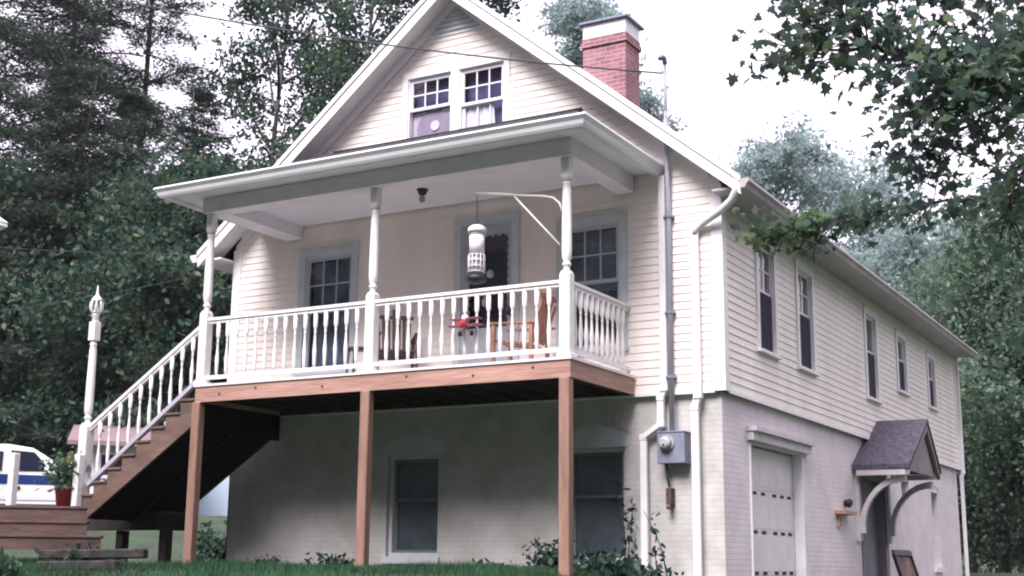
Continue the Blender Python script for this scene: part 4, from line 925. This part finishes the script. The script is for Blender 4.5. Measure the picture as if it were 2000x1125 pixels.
# shrubs
def shrub(label, x, y, R, H, n, seed, lm, leaf=.07, name='shrub', group='shrubs at the foot of the house', stems=9, spread=.5):
    rng = np.random.default_rng(seed); z = gz(x, y); o = thing(name, label, 'plant', (x, y, z), group); mb = MB(); C = []
    for k in range(stems):
        az = rng.uniform(0, 6.28); el = rng.uniform(.5, 1.4); q = limb(rng, (0,0,-.05), (math.cos(az)*math.cos(el)*R/H*1.5, math.sin(az)*math.cos(el)*R/H*1.5, 1), H*rng.uniform(.55,1.1), 4, 0, .3)
        mb.tube(q, [.012,.010,.008,.006,.004], 5); C += q[1:]
    C = np.array(C); i = rng.integers(0, len(C), n); X = C[i]+rng.normal(size=(n,3))*np.array((R*spread*.5, R*spread*.5, H*.12)); X[:,2] = np.maximum(X[:,2], .02)
    t = mb.build('stem', BARK, None); t.parent = o; place_mesh(leaves_mesh('foliage', X, leaf, 1.25, lm, rng), 'foliage', o); return o
shrub('dark green shrub spreading under the right basement window', -1.55, -.55, .85, .42, 1200, 41, L_SHRUB, .085)
shrub('leafy dark shrub at the foot of the left downspout', -.78, -.45, .5, .38, 600, 42, L_SHRUB, .08)
shrub('tall thin sprig growing up the white wall below the meter', -.72, -.30, .12, 1.05, 70, 43, L_SHRUB, .08, stems=2)
shrub('thin climbing sprig beside the right edge of the basement window', -1.38, -.15, .10, 1.25, 60, 44, L_SHRUB, .08, stems=2)
shrub('low weedy plant left of the right cedar post', -2.15, -.5, .45, .45, 420, 45, L_SHRUB, .075)
for k, (x_, h_, lb) in enumerate(((-3.2, .26, 'low weeds between the two basement windows'), (-4.15, .22, 'low weeds under the left basement window'), (-5.9, .30, 'low weeds along the dark wall left of the left basement window'), (-7.2, .28, 'low weeds near the dark left basement corner'))):
    shrub(lb, x_, -.25, .5, h_, 260, 50+k, L_SHRUB, .07, name='weeds', group='weeds along the basement wall')
b_ = at(412, 24); shrub('round dark bush seen between the left cedar post and the house corner', b_[0], b_[1], .5, .62, 900, 60, L_DARK, .10, name='bush', group='bushes beyond the staircase')
b_ = at(255, 20); shrub('dark low bush under the lower deck edge', b_[0], b_[1]-.9, .7, .38, 800, 61, L_DARK, .09, name='bush', group='bushes beyond the staircase')
b_ = onY(20, 1100, -4.0); shrub('bright leafy hosta like plant at the lower left corner', b_[0], b_[1], .32, .34, 130, 62, L_MID, .16, name='plant', group=None)
# the flowers in the pot
rng = np.random.default_rng(70)
X = np.array((pp[0], pp[1], 1.33))+rng.normal(size=(520,3))*np.array((.15,.15,.13)); X[:,2] = np.maximum(X[:,2], 1.08)
place_mesh(leaves_mesh('foliage', X-np.array(ORG[pot.name]), .07, 1.3, L_MID, rng), 'foliage', pot)
FLW = mat('yellow_petals', (.75,.55,.22), .7, .15, 20)
X = np.array((pp[0]+.10, pp[1], 1.52))+rng.normal(size=(46,3))*np.array((.05,.05,.10)); place_mesh(leaves_mesh('flowers', X-np.array(ORG[pot.name]), .055, 1, FLW, rng), 'flowers', pot)['kind'] = 'stuff'
mb = MB()
for k in range(9):
    t = k*.7; mb.tube([(pp[0]+.05*math.cos(t), pp[1]+.05*math.sin(t), 1.08), (pp[0]+.16*math.cos(t), pp[1]+.16*math.sin(t), 1.40)], .006, 5)
mb.build('stem', L_MID, pot)
# the maple on the right: trunk outside the frame, boughs reaching in
MAPLE = [(0,-.5),(.10,-.22),(.42,-.36),(.30,-.10),(.52,.10),(.24,.14),(.22,.30),(0,.52),(-.22,.30),(-.24,.14),(-.52,.10),(-.30,-.10),(-.42,-.36),(-.10,-.22)]
mp_ = at(2420, 12.5); mz = gz(mp_[0], mp_[1])
mt = thing('maple_tree', 'big maple whose dark leafy boughs hang in from the right above the eave', 'tree', (mp_[0], mp_[1], mz))
mo = np.array((mp_[0], mp_[1], mz)); rng = np.random.default_rng(5)
tb_ = MB(); tb_.tube([mo+np.array((0,0,-.3)), mo+np.array((.05,0,2)), mo+np.array((-.05,.1,5)), mo+np.array((.1,.2,9))], [.26,.22,.18,.08], 12)
tks = tb_.build('trunk', BARK, mt)
def bough(pts, r0, dens, sig, leaf, lm, twigs=10, tl=.7, tmin=.15, down=-.1, name='bough'):
    """pts: (u, v, distance) of the limb's path; twigs with leaves fork off it"""
    P0 = [at(u, d, v) if False else EYE+ray(u, v)*d for u, v, d in pts]
    P = []
    for a_, b_ in zip(P0, P0[1:]):
        for t in np.linspace(0, 1, 7)[:-1]: P.append(a_*(1-t)+b_*t+rng.normal(size=3)*.015)
    P.append(P0[-1]); mb = MB(); n = len(P); mb.tube(P, [max(.004, r0*(1-.92*i/(n-1))) for i in range(n)], 7)
    X = []
    for k in range(twigs):
        t = tmin+(1-tmin)*rng.uniform(); i = int(t*(n-1)); dr = P[min(i+1, n-1)]-P[max(i-1, 0)]; dr /= np.linalg.norm(dr)
        dv = dr*.7+rng.normal(size=3)*np.array((.6,.6,.35)); dv[2] += down
        q = limb(rng, P[i], dv, tl*rng.uniform(.4,1.2), 4, -.1, .25); mb.tube(q, [.009,.008,.006,.005,.003], 5)
        for c in q[1:]:
            m_ = rng.poisson(dens); X.append(c+rng.normal(size=(m_,3))*np.array((sig,sig,sig*.7)))
    m_ = rng.poisson(dens*3); X.append(P[-1]+rng.normal(size=(m_,3))*sig*.8)
    b_ = mb.build(name, BARK, mt)
    X = np.concatenate(X)
    me = leaves_mesh('leaves', X-mo, leaf, 1.05, lm, rng, shape=MAPLE, flat=.3); place_mesh(me, 'leaves', b_)
bough([(2420,300,13),(2150,170,12),(1900,110,11.3),(1700,95,10.9),(1540,95,10.6)], .06, 3.6, .13, .108, L_MAPLE, 46, .55, .35)
bough([(2420,150,13),(2150,20,12),(1900,-30,11.5),(1720,-40,11),(1590,-15,10.8)], .06, 4.2, .15, .108, L_MAPLE, 46, .62, .3, -.3)
bough([(2420,420,13),(2150,230,12),(2000,170,11.6),(1880,255,11.4),(1760,330,11.2)], .045, 3.6, .14, .105, L_MAPLE, 30, .5, .35)
bough([(2420,200,12.5),(2180,100,11.8),(2020,60,11.2),(1930,120,11),(1850,190,10.8)], .06, 6.5, .18, .105, L_MAPLE, 60, .7, .3)
bough([(2420,520,13.5),(2150,430,13),(1950,385,12.8),(1800,400,12.7),(1650,425,12.6),(1490,456,12.4)], .030, 3.2, .12, .095, L_MAPLE, 44, .45, .30)
bough([(1640,425,12.6),(1560,440,12.5),(1490,457,12.4)], .012, 4, .08, .085, L_LIT, 13, .26, .1, -.45)
bough([(2420,600,13.5),(2200,470,13.2),(2090,430,13),(2050,520,12.9),(2030,660,12.8)], .05, 3, .22, .085, L_MID, 40, .6, .25, -.4)
bough([(2420,400,13),(2200,300,12.6),(2080,260,12.4),(2000,330,12.2),(1960,430,12.2)], .05, 4, .22, .09, L_MID, 50, .7, .25, -.3)
# wood far beyond the lawn on the right, one mass
rng = np.random.default_rng(78); n = 26000
xx = rng.uniform(6, 120, n); C = np.stack([xx, 72+rng.uniform(0, 16, n)-.25*xx, -.5+rng.uniform(0, 1, n)**.9*(12.5+2.5*np.sin(xx*.31)+1.8*np.sin(xx*.83))], 1)
th = rng.uniform(rad(25), rad(80), n); rd = rng.uniform(70, 84, n); C2 = np.stack([EYE[0]-rd*np.sin(th), EYE[1]+rd*np.cos(th), th*0], 1); C2[:,2] = ground_h(C2[:,0], C2[:,1])+rng.uniform(0, 1, n)*(10+2*np.sin(th*17)); C = np.concatenate([C, C2])
fw_ = D.objects.new('distant_woodland', leaves_mesh('distant_woodland', C, .62, 1.1, L_MID, rng)); COL.objects.link(fw_); fw_['kind'] = 'stuff'
# unseen leaf mass behind the viewer, added to block low sky light
rng = np.random.default_rng(77); n = 70000
th = rng.uniform(rad(140), rad(405), n); rd = rng.uniform(27, 38, n); zt_ = rng.uniform(0, 1, n)**.9*(23+4*np.sin(th*5)+3*np.sin(th*13))
C = np.stack([EYE[0]-2+rd*np.cos(th), EYE[1]+10+rd*np.sin(th), -2+zt_], 1); k_ = ~((C[:,0] < -13) & (C[:,1] > -6)) & ~((C[:,1] > 6) & (C[:,0] < 9.5)) & (C[:,0]*0+np.hypot(C[:,0]-EYE[0], C[:,1]-EYE[1]) > 9); C = C[k_]
fo_ = D.objects.new('woodland', leaves_mesh('woodland', C, .85, 1.1, L_PINE, rng)); COL.objects.link(fo_); fo_['kind'] = 'stuff'

# ------------------------------------------------------------------ lawn grass blades (stuff)
rng = np.random.default_rng(9); n = 60000
gxx = rng.uniform(-13.5, .5, n); gyy = -1.2-rng.exponential(1.6, n); k_ = (gyy > -8); gxx, gyy = gxx[k_], gyy[k_]; n = len(gxx)
h = rng.uniform(.04,.12,n)*(1+.5*np.sin(gxx*1.7)*np.sin(gyy*2.3)); az = rng.uniform(0, 6.28, n); wd = rng.uniform(.004,.008,n)
zz = ground_h(gxx, gyy); ln = rng.normal(size=(n,2))*.035
V = np.zeros((n,3,3)); V[:,0] = np.stack([gxx-wd*np.cos(az), gyy-wd*np.sin(az), zz-.01], 1); V[:,1] = np.stack([gxx+wd*np.cos(az), gyy+wd*np.sin(az), zz-.01], 1); V[:,2] = np.stack([gxx+ln[:,0], gyy+ln[:,1], zz+h], 1)
me = D.meshes.new('grass'); me.vertices.add(n*3); me.vertices.foreach_set('co', V.astype(np.float32).ravel()); me.loops.add(n*3); me.loops.foreach_set('vertex_index', np.arange(n*3, dtype=np.int32)); me.polygons.add(n); me.polygons.foreach_set('loop_start', np.arange(0, n*3, 3, dtype=np.int32)); me.update(calc_edges=True); me.validate()
me.materials.append(leafmat('lawn_grass_blades', (.02,.065,.035), (.03,.095,.045), (.06,.14,.06), .35))
go = D.objects.new('grass', me); COL.objects.link(go); go['kind'] = 'stuff'

# ------------------------------------------------------------------ thin haze volume, added to lift the blacks
hz = MB().box(-255, 255, -55, 315, -25, 46).build('haze', BLACK); hz.data.materials.clear(); hz['kind'] = 'stuff'
hm_ = D.materials.new('haze_air'); hm_.use_nodes = True; n_ = hm_.node_tree; n_.nodes.remove(n_.nodes['Principled BSDF'])
pv = n_.nodes.new('ShaderNodeVolumePrincipled'); pv.inputs['Color'].default_value = (.90,.92,1,1); pv.inputs['Density'].default_value = .0002
n_.links.new(pv.outputs[0], n_.nodes['Material Output'].inputs['Volume']); hz.data.materials.append(hm_)
